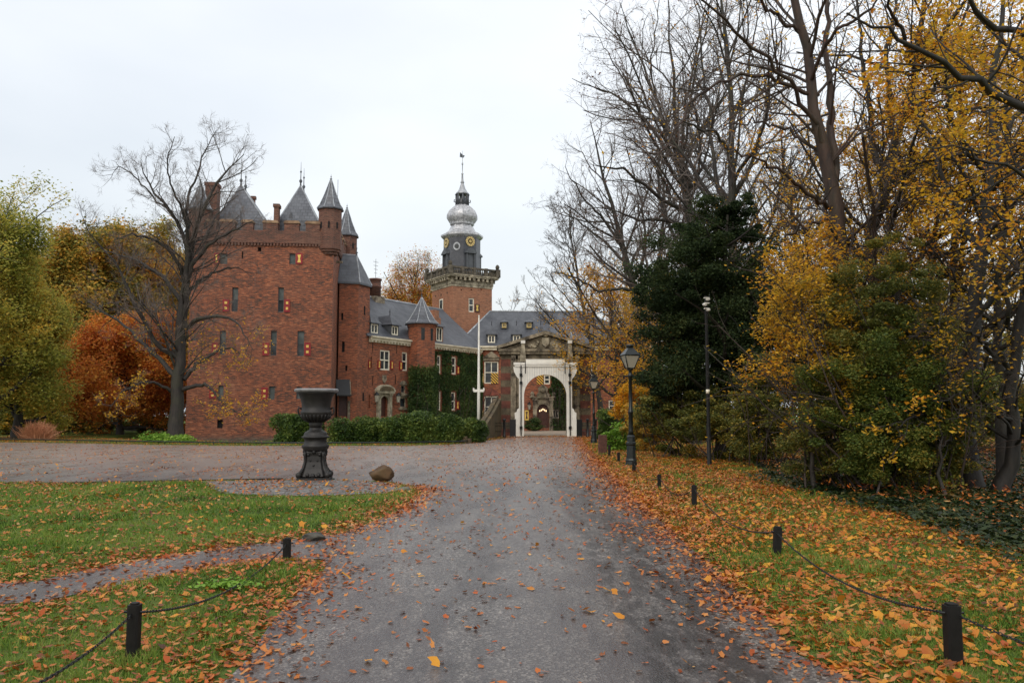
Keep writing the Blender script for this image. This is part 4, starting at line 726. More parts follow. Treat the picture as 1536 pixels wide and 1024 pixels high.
b.box(uc-hw-.5, uc+hw+.5, -.35, 0, zq, zq+.14); b.prism([(uc-.55, zq+.1), (uc+.55, zq+.1), (uc+.7, zq+.35), (uc+.45, zq+.6), (uc+.5, zq+1.0), (uc+.2, zq+1.25), (uc, zq+1.4), (uc-.2, zq+1.25), (uc-.5, zq+1.0), (uc-.45, zq+.6), (uc-.7, zq+.35)], -.3, 0); b.lathe([(.1, zq+.5), (.3, zq+.6), (.32, zq+.9), (.1, zq+1.05)], 10, (uc, -.2)); b.build('door_portal', M['stone'], hall)
b = MB(); 
for k in range(5): b.box(uc-.36+k*.16, uc-.28+k*.16, .13, .15, z1-.75+.08*(2-abs(k-2)), z1-.6+.08*(2-abs(k-2)))
b.build('fanlight', M['lit'], hall)
x, z = N.loc(794, 609, -.4); lantern(hall, x, -.4, z, 1.15)
b = MB(); b.box(0, nL, -.25, 0, zN, zN+.25); b.box(0, nL, -.4, 0, zN+.25, zN+.4); b.build('cornice', M['stone_cream'], hall)
yr = 4.6; zrN = N.loc(800, 467, yr)[1]; ua = N.loc(735, 467, yr)[0]; ub = N.loc(876, 467, yr)[0]; zE = zN+.35; u_l = -1.2; u_r = N.loc(955, 520)[0]
b = MB(); b.add([(u_l, -.35, zE), (nL+.3, -.35, zE), (nL+.3, 9.4, zE), (u_l, 9.4, zE), (ua, yr, zrN), (ub, yr, zrN)], [(0, 1, 5, 4), (1, 2, 5), (2, 3, 4, 5), (3, 0, 4), (3, 2, 1, 0)]); rf = b.build('roof', M['slate_dark'], hall)
e = MB(); e.tube([(ua, yr, zrN), (ub, yr, zrN)], .1, 5); e.tube([(ub, yr, zrN), (nL+.3, -.35, zE)], .08, 5); e.build('lead_ridge', M['lead'], rf)
e = MB(); e.tube([(u_l, -.35, zE), (ua, yr, zrN)], .1, 5); e.build('lead_valley', M['lead'], rf)
dormer(hall, N, (732, 502.5, 742.5, 514), .15, roofh=1.0); dormer(hall, N, (769.5, 502.5, 780, 514), .15, roofh=1.0); dormer(hall, N, (806, 502.5, 817, 514), .15, roofh=1.0)
dormer(hall, N, (753, 484, 759.5, 491.5), 1.95, roofh=.3, nv=1, wmat='gold', fin=False, dep=1.2); dormer(hall, N, (790, 484, 797, 491.5), 1.95, roofh=.3, nv=1, wmat='gold', fin=False, dep=1.2)
u_, z_ = N.loc(852, 512, 0.6); b = MB(); b.lathe([(1.05, zE-.2), (1.05, zE+.75)], 8, (u_, .8), rot=R(22.5), sm=False); b.build('roof_turret', M['stone_light'], hall); cone_roof(hall, (u_, .8), 1.3, zE+.75, N.loc(852, 484, .8)[1], fin=.5)
# ---- clock tower
tcn = at(678, 430, 90); Tt = R(31); T = Frame(tcn.x, tcn.y, Tt); tow = thing('clock_tower', 'square brown brick clock tower with stone balustrade and grey onion dome with tall spire', 'clock tower', tuple(Vector((tcn.x, tcn.y, 0))), Tt)
s = 5.05; zb = tz(425, 90); wr = T.rect(703, 447, 711.5, 468); hs = [T.rect(q-1, 433.5, q+1, 435.5) for q in (692, 707, 722)]
b = MB(); b.facade(0, s, 5, zb, 0, [wr]+hs, .3); b.add([(0, 0, 5), (0, s, 5), (0, s, zb), (0, 0, zb), (s, 0, 5), (s, s, 5), (s, s, zb), (s, 0, zb)], [(3, 2, 1, 0), (4, 5, 6, 7), (5, 1, 2, 6)]); b.build('wall', M['brick_brown'], tow)
window(tow, wr, 0, 0, (.5,), .13, 'cream', depth=.15); shutter(tow, T.rect(712, 456, 719, 468), 0, False, ('wood', 'yellow_paint'))
b = MB(); 
for q in hs: b.box(q[0], q[2], .2, .25, q[1], q[3])
for k, py in ((1.1, 434), (2.6, 434), (4.0, 434)): b.box(-.01, .05, k, k+.2, zb-1.0, zb-.8)
b.build('putlog_hole', M['dark_gap'], tow)
zw_ = tz(468, 92); b = MB(); b.box(-.02, .08, 2.2, 3.1, zw_, zw_+1.5); ww = b.build('window', M['cream'], tow); MB().box(-.03, -.02, 2.32, 2.98, zw_+.12, zw_+1.38).build('pane', M['glass'], ww)
b = MB(); o_ = 0; 
for (e1, z0, z1) in ((.06, zb-.25, zb), (.12, zb, zb+.45), (.55, zb+.75, zb+.9), (.62, zb+.9, zb+1.02)): b.box(-e1, s+e1, -e1, s+e1, z0, z1)
b.box(-.1, s+.1, -.1, s+.1, zb+.45, zb+.75)
for i in range(9):
    x = (i+.5)*s/9
    for (x0, x1, y0, y1) in ((x-.12, x+.12, -.5, -.1), (x-.12, x+.12, s+.1, s+.5), (-.5, -.1, x-.12, x+.12), (s+.1, s+.5, x-.12, x+.12)): b.box(x0, x1, y0, y1, zb+.42, zb+.75)
b.build('corbel_cornice', M['stone_light'], tow)
zB = zb+1.02; hb = tz(399, 90)-zB; e1 = .45; bt = MB().box(-.3, s+.3, -.3, s+.3, zB+.001, zB+.03).build('balustrade', M['stone_dark'], tow)
for k in range(4):
    for i in range(4):
        t = -e1+(s+2*e1)*i/4 if i else -e1
        X = [(t, -e1), (s+e1, t), (s-t, s+e1), (-e1, s-t)][k]; wd = .26 if i == 0 else .17; b = MB(); b.box(X[0]-wd, X[0]+wd, X[1]-wd, X[1]+wd, zB, zB+hb)
        if i == 0: b.lathe([(.12, zB+hb-.002), (.2, zB+hb+.12), (.24, zB+hb+.3), (.15, zB+hb+.5), (.02, zB+hb+.58)], 10, X)
        b.build('post', M['stone_dark'], bt)
r2 = MB()
for (x0, x1, y0, y1) in ((-e1+.27, s+e1-.27, -e1-.13, -e1+.13), (-e1+.27, s+e1-.27, s+e1-.13, s+e1+.13), (-e1-.13, -e1+.13, -e1+.27, s+e1-.27), (s+e1-.13, s+e1+.13, -e1+.27, s+e1-.27)):
    r2.box(x0, x1, y0, y1, zB+hb-.24, zB+hb-.04); r2.box(x0, x1, y0, y1, zB+.002, zB+.12)
r2.build('hand_rail', M['stone_dark'], bt); r3 = MB()
for k in range(4):
    for i in range(28):
        if i % 7 == 0: continue
        t = -e1+(s+2*e1)*i/28; X = [(t, -e1), (s+e1, t), (s-t, s+e1), (-e1, s-t)][k]; r3.lathe([(.05, zB+.1), (.1, zB+.3), (.05, zB+.6), (.06, zB+hb-.22)], 5, X, caps=False)
r3.build('baluster', M['stone_dark'], bt)
c = (s/2, s/2); YT = tcn.y+3.4; zz = lambda py: tz(py, YT); rd = 27.5*YT/F*1.02
b = MB(); b.lathe([(rd, zB-.5), (rd, zz(358.5))], 8, c, 0, False, R(22.5)); dr = b.build('drum', M['slate_dark'], tow)
b = MB(); b.lathe([(rd+.02, zz(360)), (rd+.2, zz(358)), (rd+.32, zz(356)), (rd+.32, zz(353.5)), (rd*.9, zz(350)), (rd*.72, zz(346)), (rd*.62, zz(341)), (rd*.56, zz(337))], 8, c, 0, False, R(22.5), caps=False); b.build('bell_roof', M['lead_pale'], tow)
b = MB(); nn = 32; prof = [(1.25, 338.5), (1.4, 337.5), (1.3, 336), (1.5, 333), (1.74, 328), (1.72, 323), (1.5, 317), (1.1, 312), (.75, 309), (.7, 308)]
b.lathe([(q*1.0, zz(p)) for q, p in prof], nn, c); 
for i in range(16):
    a = 2*math.pi*i/16; b.tube([(c[0]+(q+.01)*math.cos(a), c[1]+(q+.01)*math.sin(a), zz(p)) for q, p in prof[2:]], .035, 4)
b.build('onion_dome', M['lead_pale'], tow)
b = MB(); 
for i in range(8):
    a = 2*math.pi*(i+.5)/8; x, y = c[0]+.7*math.cos(a), c[1]+.7*math.sin(a); b.tube([(x, y, zz(308.5)), (x, y, zz(291))], .1, 5); b.tube([(x*1.0, y, zz(304)), (c[0]+.95*math.cos(a), c[1]+.95*math.sin(a), zz(303)), (c[0]+.9*math.cos(a), c[1]+.9*math.sin(a), zz(299.5))], .06, 5); b.tube([(x, y, zz(293)), (c[0]+.85*math.cos(a), c[1]+.85*math.sin(a), zz(292))], .05, 4)
b.lathe([(.45, zz(308)), (.5, zz(305)), (.52, zz(302)), (.35, zz(298)), (.3, zz(292))], 10, c); b.build('bell_lantern', M['lead_dark'], tow)
b = MB(); b.lathe([(.78, zz(292)), (.8, zz(290.5)), (.6, zz(288)), (.36, zz(283)), (.22, zz(277)), (.16, zz(275)), (.24, zz(274)), (.13, zz(271)), (.09, zz(262)), (.15, zz(261)), (.06, zz(259)), (.045, zz(248)), (.1, zz(247)), (.1, zz(245)), (.035, zz(243)), (.02, zz(226))], 10, c); b.build('spire', M['lead'], tow)
vn = MB(); vn.prism([(c[0]-.35, zz(236)), (c[0]+.1, zz(236.5)), (c[0]+.3, zz(233)), (c[0], zz(232)), (c[0]-.3, zz(229))], c[1]-.02, c[1]+.02); vn.build('weather_vane', M['lead_dark'], tow)
def clock(ang, py, rad):
    a = R(ang); n = Vector((math.cos(a), math.sin(a), 0)); t = Vector((-n.y, n.x, 0)); z = zz(py); apo = rd*math.cos(R(22.5)); o = Vector((c[0], c[1], 0))+n*(apo+.02); b = MB(); 
    def ring(r0, r1, d, mi, n_=28):
        vs = []
        for dd in (0, d):
            for rr in (r0, r1):
                for i in range(n_): q = 2*math.pi*i/n_; v = o+n*dd+t*(rr*math.cos(q)); vs.append((v.x, v.y, z+rr*math.sin(q)))
        fs = []
        for i in range(n_): j = (i+1) % n_; fs += [(2*n_+i, 2*n_+j, 3*n_+j, 3*n_+i), (n_+i, n_+j, 3*n_+j, 3*n_+i), (i, j, 2*n_+j, 2*n_+i)]
        b.add(vs, fs, mi)
    ring(.0, rad*.6, .03, 1); ring(rad*.55, rad, .08, 0); ring(.0, rad*.3, .1, 0)
    for i in range(12):
        q = 2*math.pi*i/12; v = o+n*.085+t*(rad*.8*math.cos(q)); zq = z+rad*.8*math.sin(q); d1 = t*(math.cos(q)*rad*.12); vs = []
        for sx in (-1, 1):
            for sy in (-1, 1):
                p = v+t*(math.cos(q)*rad*.13*sx-math.sin(q)*rad*.03*sy); vs.append((p.x, p.y, zq+math.sin(q)*rad*.13*sx+math.cos(q)*rad*.03*sy))
        b.add(vs, [(0, 2, 3, 1)], 1)
    for q, L in ((R(-35), .75), (R(20), .5)):
        vs = []
        for sx, sy in ((0, -1), (1, -.5), (1, .5), (0, 1)): p = o+n*.1+t*(math.cos(q)*rad*L*sx-math.sin(q)*rad*.05*sy); vs.append((p.x, p.y, z+math.sin(q)*rad*L*sx+math.cos(q)*rad*.05*sy))
        b.add(vs, [(0, 1, 2, 3)], 0)
    b.build('clock_face', [M['gold'], M['dark_gap']], tow)
    # louvred dormer below
    b = MB(); zl0 = zB; zl1 = zz(384.5); w2 = .55
    for (x0, x1, z0, z1, d) in ((-w2, -w2+.13, zl0, zl1, .25), (w2-.13, w2, zl0, zl1, .25), (-w2-.15, w2+.15, zl1, zl1+.16, .35), (-w2+.13, w2-.13, zl0, zl1, .06)):
        P_ = []; 
        for zc_ in (z0, z1):
            for dd in (-.1, d):
                for xx in (x0, x1): v = o+n*dd+t*xx; P_.append((v.x, v.y, zc_))
        b.add(P_, [(0, 2, 3, 1), (4, 5, 7, 6), (0, 1, 5, 4), (2, 6, 7, 3), (0, 4, 6, 2), (1, 3, 7, 5)])
    A_ = [o+n*.33+t*(-w2-.15), o+n*.33+t*(w2+.15), o+n*.33]; B_ = [o-n*.1+t*(-w2-.15), o-n*.1+t*(w2+.15), o-n*.1]
    b.add([(v.x, v.y, zl1+.16+(.5 if i == 2 else 0)) for i, v in enumerate(A_)]+[(v.x, v.y, zl1+.16+(.5 if i == 2 else 0)) for i, v in enumerate(B_)], [(0, 1, 2), (1, 4, 5, 2), (0, 2, 5, 3)]); b.build('louvre_dormer', M['lead_dark'], tow)
clock(-90, 366.5, .56); clock(180, 367, .56); clock(0, 367, .56)
a = R(-135); n = Vector((math.cos(a), math.sin(a))); t = Vector((-n.y, n.x)); apo = rd*math.cos(R(22.5)); b = MB(); zc_ = zz(374)
for rr, d, mi in ((.42, .04, 0), (.26, .06, 1)):
    vs = [(c[0]+n.x*(apo+d)+t.x*rr*math.cos(q), c[1]+n.y*(apo+d)+t.y*rr*math.cos(q), zc_+rr*1.1*math.sin(q)) for q in np.linspace(0, 2*math.pi, 17)[:-1]]; vs2 = [(c[0]+n.x*(apo-.05)+t.x*rr*math.cos(q), c[1]+n.y*(apo-.05)+t.y*rr*math.cos(q), zc_+rr*1.1*math.sin(q)) for q in np.linspace(0, 2*math.pi, 17)[:-1]]
    b.add(vs+vs2, [tuple(range(16))]+[(i, (i+1) % 16, (i+1) % 16+16, i+16) for i in range(16)], mi)
b.build('oculus', [M['lead'], M['glass']], tow)
# ---- gatehouse
GY = 62.5; gxl = xat(751, GY); gate = Frame(gxl, GY, 0.0); gh = thing('gatehouse', 'weathered stone and brick gatehouse with a carved pediment behind the white drawbridge frame', 'gatehouse', tuple(gate.o), 0)
gl = lambda px, py, yo=0: gate.loc(px, py, yo); gw = gl(886, 580)[0]; gt = gl(818, 530)[1]; a0 = gl(784, 600)[0]; a1 = gl(852, 600)[0]; ac = (a0+a1)/2; ar = (a1-a0)/2; azs = gl(818, 592)[1]
def arch_panel(b, x0, x1, z0, z1, y0, y1, ac, ar, zs_, mi=0, n=18):
    pts = [(ac+ar*math.cos(q), zs_+ar*math.sin(q)) for q in np.linspace(math.pi, 0, n)]
    for y, fl in ((y0, 0), (y1, 1)):
        for i in range(n-1): (xa, za), (xb, zb_) = pts[i], pts[i+1]; q = [(xa, y, za), (xb, y, zb_), (xb, y, z1), (xa, y, z1)]; b.add(q, [(0, 1, 2, 3) if not fl else (3, 2, 1, 0)], mi)
    for i in range(n-1): (xa, za), (xb, zb_) = pts[i], pts[i+1]; b.add([(xa, y0, za), (xb, y0, zb_), (xb, y1, zb_), (xa, y1, za)], [(3, 2, 1, 0)], mi)
    b.box(x0, ac-ar, y0, y1, z0, z1, mi); b.box(ac+ar, x1, y0, y1, z0, z1, mi)
    b.add([(ac-ar, y0, z1), (ac+ar, y0, z1), (ac+ar, y1, z1), (ac-ar, y1, z1)], [(0, 1, 2, 3)], mi)
GD = 2.6; b = MB(); p1 = gl(766, 580)[0]; p2 = gl(870, 580)[0]; z_e = gl(818, 531)[1]
arch_panel(b, p1, p2, -1.2, z_e, 0, GD, ac, ar, azs); b.build('inner_wall', M['stone'], gh)
MB().box(0, p1, .12, GD, -1.2, z_e).build('outer_wall', M['banded'], gh); MB().box(p2, gw, .12, GD, -1.2, z_e).build('outer_wall', M['banded'], gh)
b = MB(); pc = [(p1+.1, p1+.5), (p2-.5, p2-.1), (ac-ar-.12-.35, ac-ar-.12), (ac+ar+.12, ac+ar+.47)]
for x0, x1 in pc: b = MB(); b.box(x0, x1, -.16, -.001, -1.2, z_e-.35); b.box(x0-.05, x1+.05, -.22, 0, z_e-.35, z_e-.12); b.box(x0-.05, x1+.05, -.22, -.001, 0, .35); b.build('pilaster', M['stone'], gh)
b = MB(); b.box(-.12, gw+.12, -.25, GD+.1, z_e, z_e+.2); b.box(-.2, gw+.2, -.36, GD+.15, z_e+.2, z_e+.38); ent = b.build('entablature', M['stone'], gh)
b = MB(); zp0 = z_e+.38; zpk = gl(819, 498.5)[1]; gm = gw/2; b.prism([(0.05, zp0), (gw-.05, zp0), (gm, zpk-.2)], -.1, GD); b.build('pediment', M['stone'], gh)
b = MB(); th_ = .2
for s_ in (-1, 1):
    x0 = gm+s_*(gw/2+.3); q = [(x0, zp0-.02), (gm, zpk-.16), (gm, zpk+.1), (x0, zp0+.22)]; b.prism(q if s_ < 0 else q[::-1], -.42, GD+.1)
b.build('raking_cornice', M['stone'], gh)
b = MB(); rr = random.Random(4); zc_ = (zp0+zpk)/2-.1     # relief: shield with supporters
b.prism([(gm-.28, zc_+.3), (gm-.28, zc_-.15), (gm, zc_-.42), (gm+.28, zc_-.15), (gm+.28, zc_+.3)], -.28, -.1)
b.lathe([(.1, zc_+.35), (.2, zc_+.5), (.16, zc_+.65), (.05, zc_+.72)], 8, (gm, -.15))
for i in range(26): s_ = -1 if i % 2 else 1; dx = rr.uniform(.35, 1.35); hh_ = .5*(1.45-dx); x = gm+s_*dx; z = zp0+.12+rr.random()*hh_*.9; b.lathe([(.03, z-.09), (.1, z), (.03, z+.12)], 6, (x, -.12))
b.build('carved_arms', M['stone_light'], gh)
for px in (784.5, 855):
    x, zt_ = gl(px, 515, -.5); x2, zb_ = gl(px, 542, -.5); b = MB(); b.add([(x-.11, -.55, zt_), (x+.11, -.55, zt_), (x+.24, -.6, zb_), (x-.24, -.6, zb_), (x-.11, -.1, zt_), (x+.11, -.1, zt_), (x+.24, -.1, zb_), (x-.24, -.1, zb_)], [(3, 2, 1, 0), (4, 5, 6, 7), (0, 1, 5, 4), (1, 2, 6, 5), (2, 3, 7, 6), (3, 0, 4, 7)]); o = b.build('bracket', M['stone_light'], gh); MB().box(x-.16, x+.16, -.6, -.05, zt_, zt_+.22).build('bracket_cap', M['white'], o)
# ---- white drawbridge frame
DY = 60.6; dxl = xat(818, DY); D = Frame(dxl, DY, 0.0); db = thing('drawbridge_frame', 'white painted timber drawbridge frame with a round arch spanning the drive', 'drawbridge frame', tuple(D.o), 0)
dl = lambda px, py, yo=0: D.loc(px, py, yo); x0 = dl(778.5, 600)[0]; x1 = dl(858, 600)[0]; zt_ = dl(818, 550)[1]; ai0 = dl(786, 600)[0]; ai1 = dl(850, 600)[0]; acx = (ai0+ai1)/2; arr = (ai1-ai0)/2; zsp = dl(818, 561.5)[1]-arr
b = MB(); arch_panel(b, x0, x1, .0, zt_, 0, .3, acx, arr, zsp, 0, 24); b.build('arch_panel', M['white'], db)
b = MB(); bx0 = dl(770.5, 547)[0]; bx1 = dl(865.5, 547)[0]; zb1 = dl(818, 543.5)[1]
b.box(bx0, bx1, -.12, .42, zb1-.18, zb1); b.box(bx0+.08, bx1-.08, -.08, .38, zt_, zb1-.18); b.box(dl(789, 540)[0], dl(847, 540)[0], 0, .3, zb1, dl(818, 538.5)[1])
for s_, xe in ((-1, x0), (1, x1)): q = [(xe, zt_), (xe+s_*.42, zt_), (xe+s_*.36, zt_-.35), (xe+s_*.15, zt_-.75), (xe, zt_-.9)]; b.prism(q if s_ > 0 else q[::-1], -.02, .32)
b.build('cross_beam', M['white'], db)
for s_, xe in ((-1, x0), (1, x1)):
    zf = dl(818, 614)[1]; q = [(xe, .0), (xe+s_*.38, .0), (xe+s_*.30, zf-.6), (xe+s_*.32, zf-.25), (xe+s_*.16, zf-.15), (xe+s_*.14, zf), (xe, zf+.12)]; b = MB(); b.prism(q[::-1] if s_ < 0 else q, -.03, .35); b.build('post_foot', M['white'], db)
b = MB()
for px in (781.5, 855):
    x = dl(px, 600, -.1)[0]; zt2_ = dl(px, 543, -.1)[1]; b.tube([(x, -.08, .1), (x, -.08, zt2_)], .045, 6)
    for py in (562, 574, 641): z = dl(px, py)[1]; b.cbox((x, -.08, z), (.2, .16, .2))
for px in (788, 847.5): x = dl(px, 560, -.1)[0]; b.tube([(x, -.14, dl(px, 544)[1]), (x, -.06, dl(px, 560)[1])], .03, 5)
b.build('iron_rod', M['black'], db)
b = MB()
for i in range(22): x = x0+(i+.5)*(x1-x0)/22; zl = zsp+math.sqrt(max(0, arr**2-(x-acx)**2)) if abs(x-acx) < arr else zt_-.5; b.box(x-.008, x+.008, -.004, .001, min(zl+.03, zt_-.05), zt_)
b.build('board_joint', M['lead'], db)
sheet('bridge_ground', np.array([(xat(770, 59.6), 59.6), (xat(872, 59.6), 59.6), (xat(858, 66), 66.5), (xat(780, 66), 66.5)]), .022, M['stone_light'])
# ---- abutment, gate railings
b = MB(); p0 = Vector((*G(705, 664.5), 0)); p1 = Vector((xat(752, 61.5), 61.5, 0)); L = (p1-p0).length; Ff = Frame(p0.x, p0.y, math.atan2(p1.y-p0.y, p1.x-p0.x)); ab = thing('bridge_abutment', 'mossy brown stone abutment wall curving down from the gatehouse to the hedge', 'abutment', tuple(p0), Ff.th)
zt_ = tz(597, 61); pts = [(0, -1.8), (L, -1.8), (L, zt_)]+[(L*(1-t), .25+(zt_-.25)*(1-t)**1.6) for t in np.linspace(.08, 1, 12)]; b.prism(pts, 0, .6); b.build('wall', M['stone_moss'], ab)
MB().tube([(L*(1-t), .3, .3+(zt_-.25)*(1-t)**1.6) for t in np.linspace(0, 1, 12)], .09, 6).build('coping', M['stone_moss'], ab)
def railing(pxs, panel, Y, label):
    o = thing('gate_railing', label, 'railing', (xat(pxs[0], Y), Y, 0), 0, None); ox = o.location.x; h = tz(628, Y)
    for px in pxs: x = xat(px, Y)-ox; b = MB(); b.lathe([(.11, -.1), (.11, .12), (.085, .15), (.085, h-.15), (.12, h-.1), (.12, h-.02), (.03, h+.03)], 10, (x, 0)); b.build('post', M['black'], o)
    xa = xat(min(pxs+list(panel)), Y)-ox; xb = xat(max(pxs+list(panel)), Y)-ox; b = MB()
    for z in (.45, .85, h-.3): b.tube([(xa, 0, z), (xb, 0, z)], .022, 5)
    b.build('rail', M['black'], o); x0 = xat(panel[0], Y)-ox; x1 = xat(panel[1], Y)-ox; b = MB(); b.box(x0, x1, -.04, .04, .1, h-.05); b.box(x0-.04, x0, -.07, .07, 0, h); b.box(x1, x1+.04, -.07, .07, 0, h); b.build('leaf_panel', M['black'], o)
railing([741, 756.5], (765.5, 773), 58.2, 'black iron railing with two round posts left of the white drawbridge frame'); railing([881, 893], (865.5, 872), 58.6, 'black iron railing and folded panel right of the white drawbridge frame')
# ------------------------------------------------------------------ urn
def urn():
    x, y = G(472, 721); s = y/F; k = lambda py: at(472, py, y).z; root = thing('garden_urn', 'tall dark cast iron garden urn on a flared pedestal standing on the cobbles', 'urn', (x, y, 0))
    z0 = gz(x, y); b = MB(); prof = [(9, 641), (9, 638), (10.5, 635), (9.5, 634), (13, 631), (19, 627.5), (22, 623), (22.6, 620), (23.2, 618.5), (22.6, 617), (21.4, 616), (21, 610), (21.6, 604), (23.5, 597), (26.5, 591), (29, 588.5)]
    b.lathe([(r*s, k(p)) for r, p in prof], 40); 
    for i in range(24):
        a = 2*math.pi*i/24; b.tube([((r+.5)*s*math.cos(a), (r+.5)*s*math.sin(a), k(p)) for r, p in ((11, 633), (16, 629.5), (20.5, 625.5), (22.3, 621.5))], [.008, .02, .026, .012], 5)
    for sx in (-1, 1):   # handles
        b.tube([(sx*21.3*s, 0, k(613)), (sx*25.5*s, 0, k(611)), (sx*26.5*s, 0, k(616)), (sx*25*s, 0, k(621)), (sx*22.5*s, 0, k(622))], .022, 7)
    b.build('bowl', M['castiron'], root); 
    b = MB(); b.lathe([(r*s, k(p)) for r, p in ((29, 588.4), (31.5, 587.6), (32.6, 585.8), (32.4, 584), (30.5, 583), (28, 583.4), (26.5, 586), (22, 600))], 40, caps=False); b.build('rim', M['rim'], root)
    b = MB(); b.lathe([(r*s, k(p)) for r, p in ((20.5, 656), (20.6, 654.3), (17.5, 653.5), (17, 650), (15.5, 647.5), (11, 645.5), (9, 643), (9, 640.9))], 32); b.build('foot', M['castiron'], root)
    b = MB(); b.lathe([(r*s, k(p)) for r, p in ((17.5, 676), (18, 673.5), (20, 670), (20.3, 667.5), (16.5, 665), (16, 660), (17, 657.5), (20, 656))], 32)
    rows = [(14.6, 675), (15.4, 678), (14.2, 683), (14.8, 692), (17.5, 702), (20.5, 709), (22, 713)]
    def sq(rows, n=8):
        vs = []; m = len(rows)
        for r, p in rows:
            r *= s; c = r*.35; z = k(p) if p > 2 else z0+p
            for q in ((-r+c, -r), (r-c, -r), (r, -r+c), (r, r-c), (r-c, r), (-r+c, r), (-r, r-c), (-r, -r+c)): vs.append((*q, z))
        fs = []
        for j in range(m-1):
            for i in range(8): fs.append((j*8+i, (j+1)*8+i, (j+1)*8+(i+1) % 8, j*8+(i+1) % 8))
        fs += [tuple(range(8)), tuple(reversed(range((m-1)*8, m*8)))]; b.add(vs, fs)
    sq(rows); pb = z0+.02-.06
    for sx in (-1, 1):
        for sy in (-1, 1):
            d = Vector((sx, sy)).normalized(); P = [(d.x*r*s, d.y*r*s, k(p)) for r, p in ((17, 677), (19, 680), (18.5, 684), (18.5, 692), (21.5, 701), (25.5, 707), (29, 709.5), (30, 713))]; b.tube(P, [.03, .045, .03, .03, .035, .045, .06, .05], 8)
            c = (d.x*29*s, d.y*29*s); b.lathe([(.01, k(716)), (.06, k(714)), (.075, k(711)), (.06, k(708)), (.01, k(706))], 10, c)
    for ax in range(4):
        a = ax*math.pi/2; n = Vector((math.sin(a), -math.cos(a))); t = Vector((n.y, -n.x))
        for (tt, py, r, dd) in ((-8, 711, .055, 20.5), (8, 711, .055, 20.5), (0, 712, .06, 21.5), (-8, 681, .04, 14.6), (8, 681, .04, 14.6), (0, 677, .05, 15.4), (-5, 690, .025, 14.6), (5, 690, .025, 14.6), (0, 697, .03, 16)):
            c = (n.x*dd*s+t.x*tt*s, n.y*dd*s+t.y*tt*s); z = k(py); b.lathe([(.005, z-r), (r*.75, z-r*.65), (r, z), (r*.75, z+r*.65), (.005, z+r)], 9, c)
    b.build('pedestal', M['castiron'], root)
    b = MB(); q = 23.5*s; zb = k(713)+.004; b.box(-q, q, -q, q, z0-.1, zb-.035); b.box(-q*1.12, q*1.12, -q*1.12, q*1.12, z0-.1, z0+.03); b.build('base_slab', M['castiron'], root); root.rotation_euler = (0, 0, R(6))
urn()
# ------------------------------------------------------------------ lamps
def lamp():
    x, y = G(947, 700); s = y/F; k = lambda py: at(947, py, y).z; root = thing('street_lamp', 'nearer dark green iron street lamp with square lantern, on the right verge', 'street lamp', (x, y, 0), 0, 'lantern street lamps on the right verge')
    b = MB(); b.lathe([(10.5, 702), (10.5, 697), (9, 696), (8.5, 691), (9.3, 690), (7.5, 687), (7, 668), (8, 666), (8, 663.5), (6.6, 662), (6.4, 656), (7.4, 655), (5, 652), (4.2, 640)][0:0] or [(10.5*s, k(702)), (10.5*s, k(697)), (9*s, k(696)), (8.5*s, k(691)), (9.3*s, k(690)), (7.5*s, k(687)), (6.8*s, k(668)), (7.8*s, k(666)), (7.8*s, k(663.5)), (6.2*s, k(662)), (6.0*s, k(656)), (7*s, k(655)), (4.6*s, k(652))], 8, sm=False); b.build('base', M['green_iron'], root)
    b = MB(); b.lathe([(r*s, k(p)) for r, p in ((4.4, 652), (3.4, 646), (3.2, 620), (4, 619), (4, 616.5), (2.9, 615), (2.5, 566), (3.8, 565), (3.8, 562), (2.6, 560.5), (2.4, 556), (4.5, 554.5), (5, 552.6))], 14); 
    b.tube([(-9*s, 0, k(563.5)), (9*s, 0, k(563.5))], .016, 6); b.build('column', M['green_iron'], root)
    L = lambda r, p: (r*s*1.35, k(p)); b = MB(); r4 = R(45)
    b.lathe([L(12.2, 533.5), L(12.6, 532.2), L(5, 523), L(4, 521)], 4, rot=r4, sm=False); b.lathe([L(3.6, 521.3), L(4.6, 519.5), L(4.6, 517.3), L(1.5, 516)], 10); 
    for i in range(4):
        a = r4+i*math.pi/2; b.tube([(5.3*s*1.35*math.cos(a), 5.3*s*1.35*math.sin(a), k(552.8)), (11.8*s*1.35*math.cos(a), 11.8*s*1.35*math.sin(a), k(533.5))], .018, 5)
    b.lathe([L(5.4, 553), L(5.8, 551.5)], 4, rot=r4, sm=False); la = b.build('lantern', M['green_iron'], root)
    g = MB(); g.lathe([L(5.1, 551.6), L(11.3, 533.8)], 4, rot=r4, sm=False); g.build('lamp_glass', M['lampglass'], la); root.rotation_euler = (0, 0, R(12)); return root
l1 = lamp(); l2 = copy_tree(l1); p = G(891, 665.5); l2.location = (p[0], p[1], 0); l2.rotation_euler = (0, 0, R(3)); l2['label'] = 'farther dark green iron street lamp standing right of the white drawbridge frame'
for ch in l1.children_recursive: pass
p = G(1064, 699); s = p[1]/F; k = lambda py: at(1064, py, p[1]).z; root = thing('camera_pole', 'slim black pole with a stack of small white cameras on top before the yew', 'pole', (p[0], p[1], 0))
b = MB(); b.lathe([(4.6*s, -.1), (4.6*s, .08), (3.3*s, .1), (3.2*s, 1.3), (2.6*s, 1.35), (2.3*s, k(470)), (2*s, k(444))], 12); b.build('pole', M['post'], root)
for i, (py, dx) in enumerate(((449, 1), (457, -1), (465, 1))):
    b = MB(); b.lathe([(.01, k(py+2.2)), (.05, k(py+2)), (.075, k(py+.7)), (.075, k(py-1)), (.03, k(py-2))], 10, (dx*.05, -.06)); b.box(-.08, .08, -.14, -.02, k(py-1.2), k(py-2.4)); b.build('camera', M['white'], root)
b = MB(); b.lathe([(2.75*s, k(590)), (2.75*s, k(584))], 12); b.build('notice', M['cream'], root)
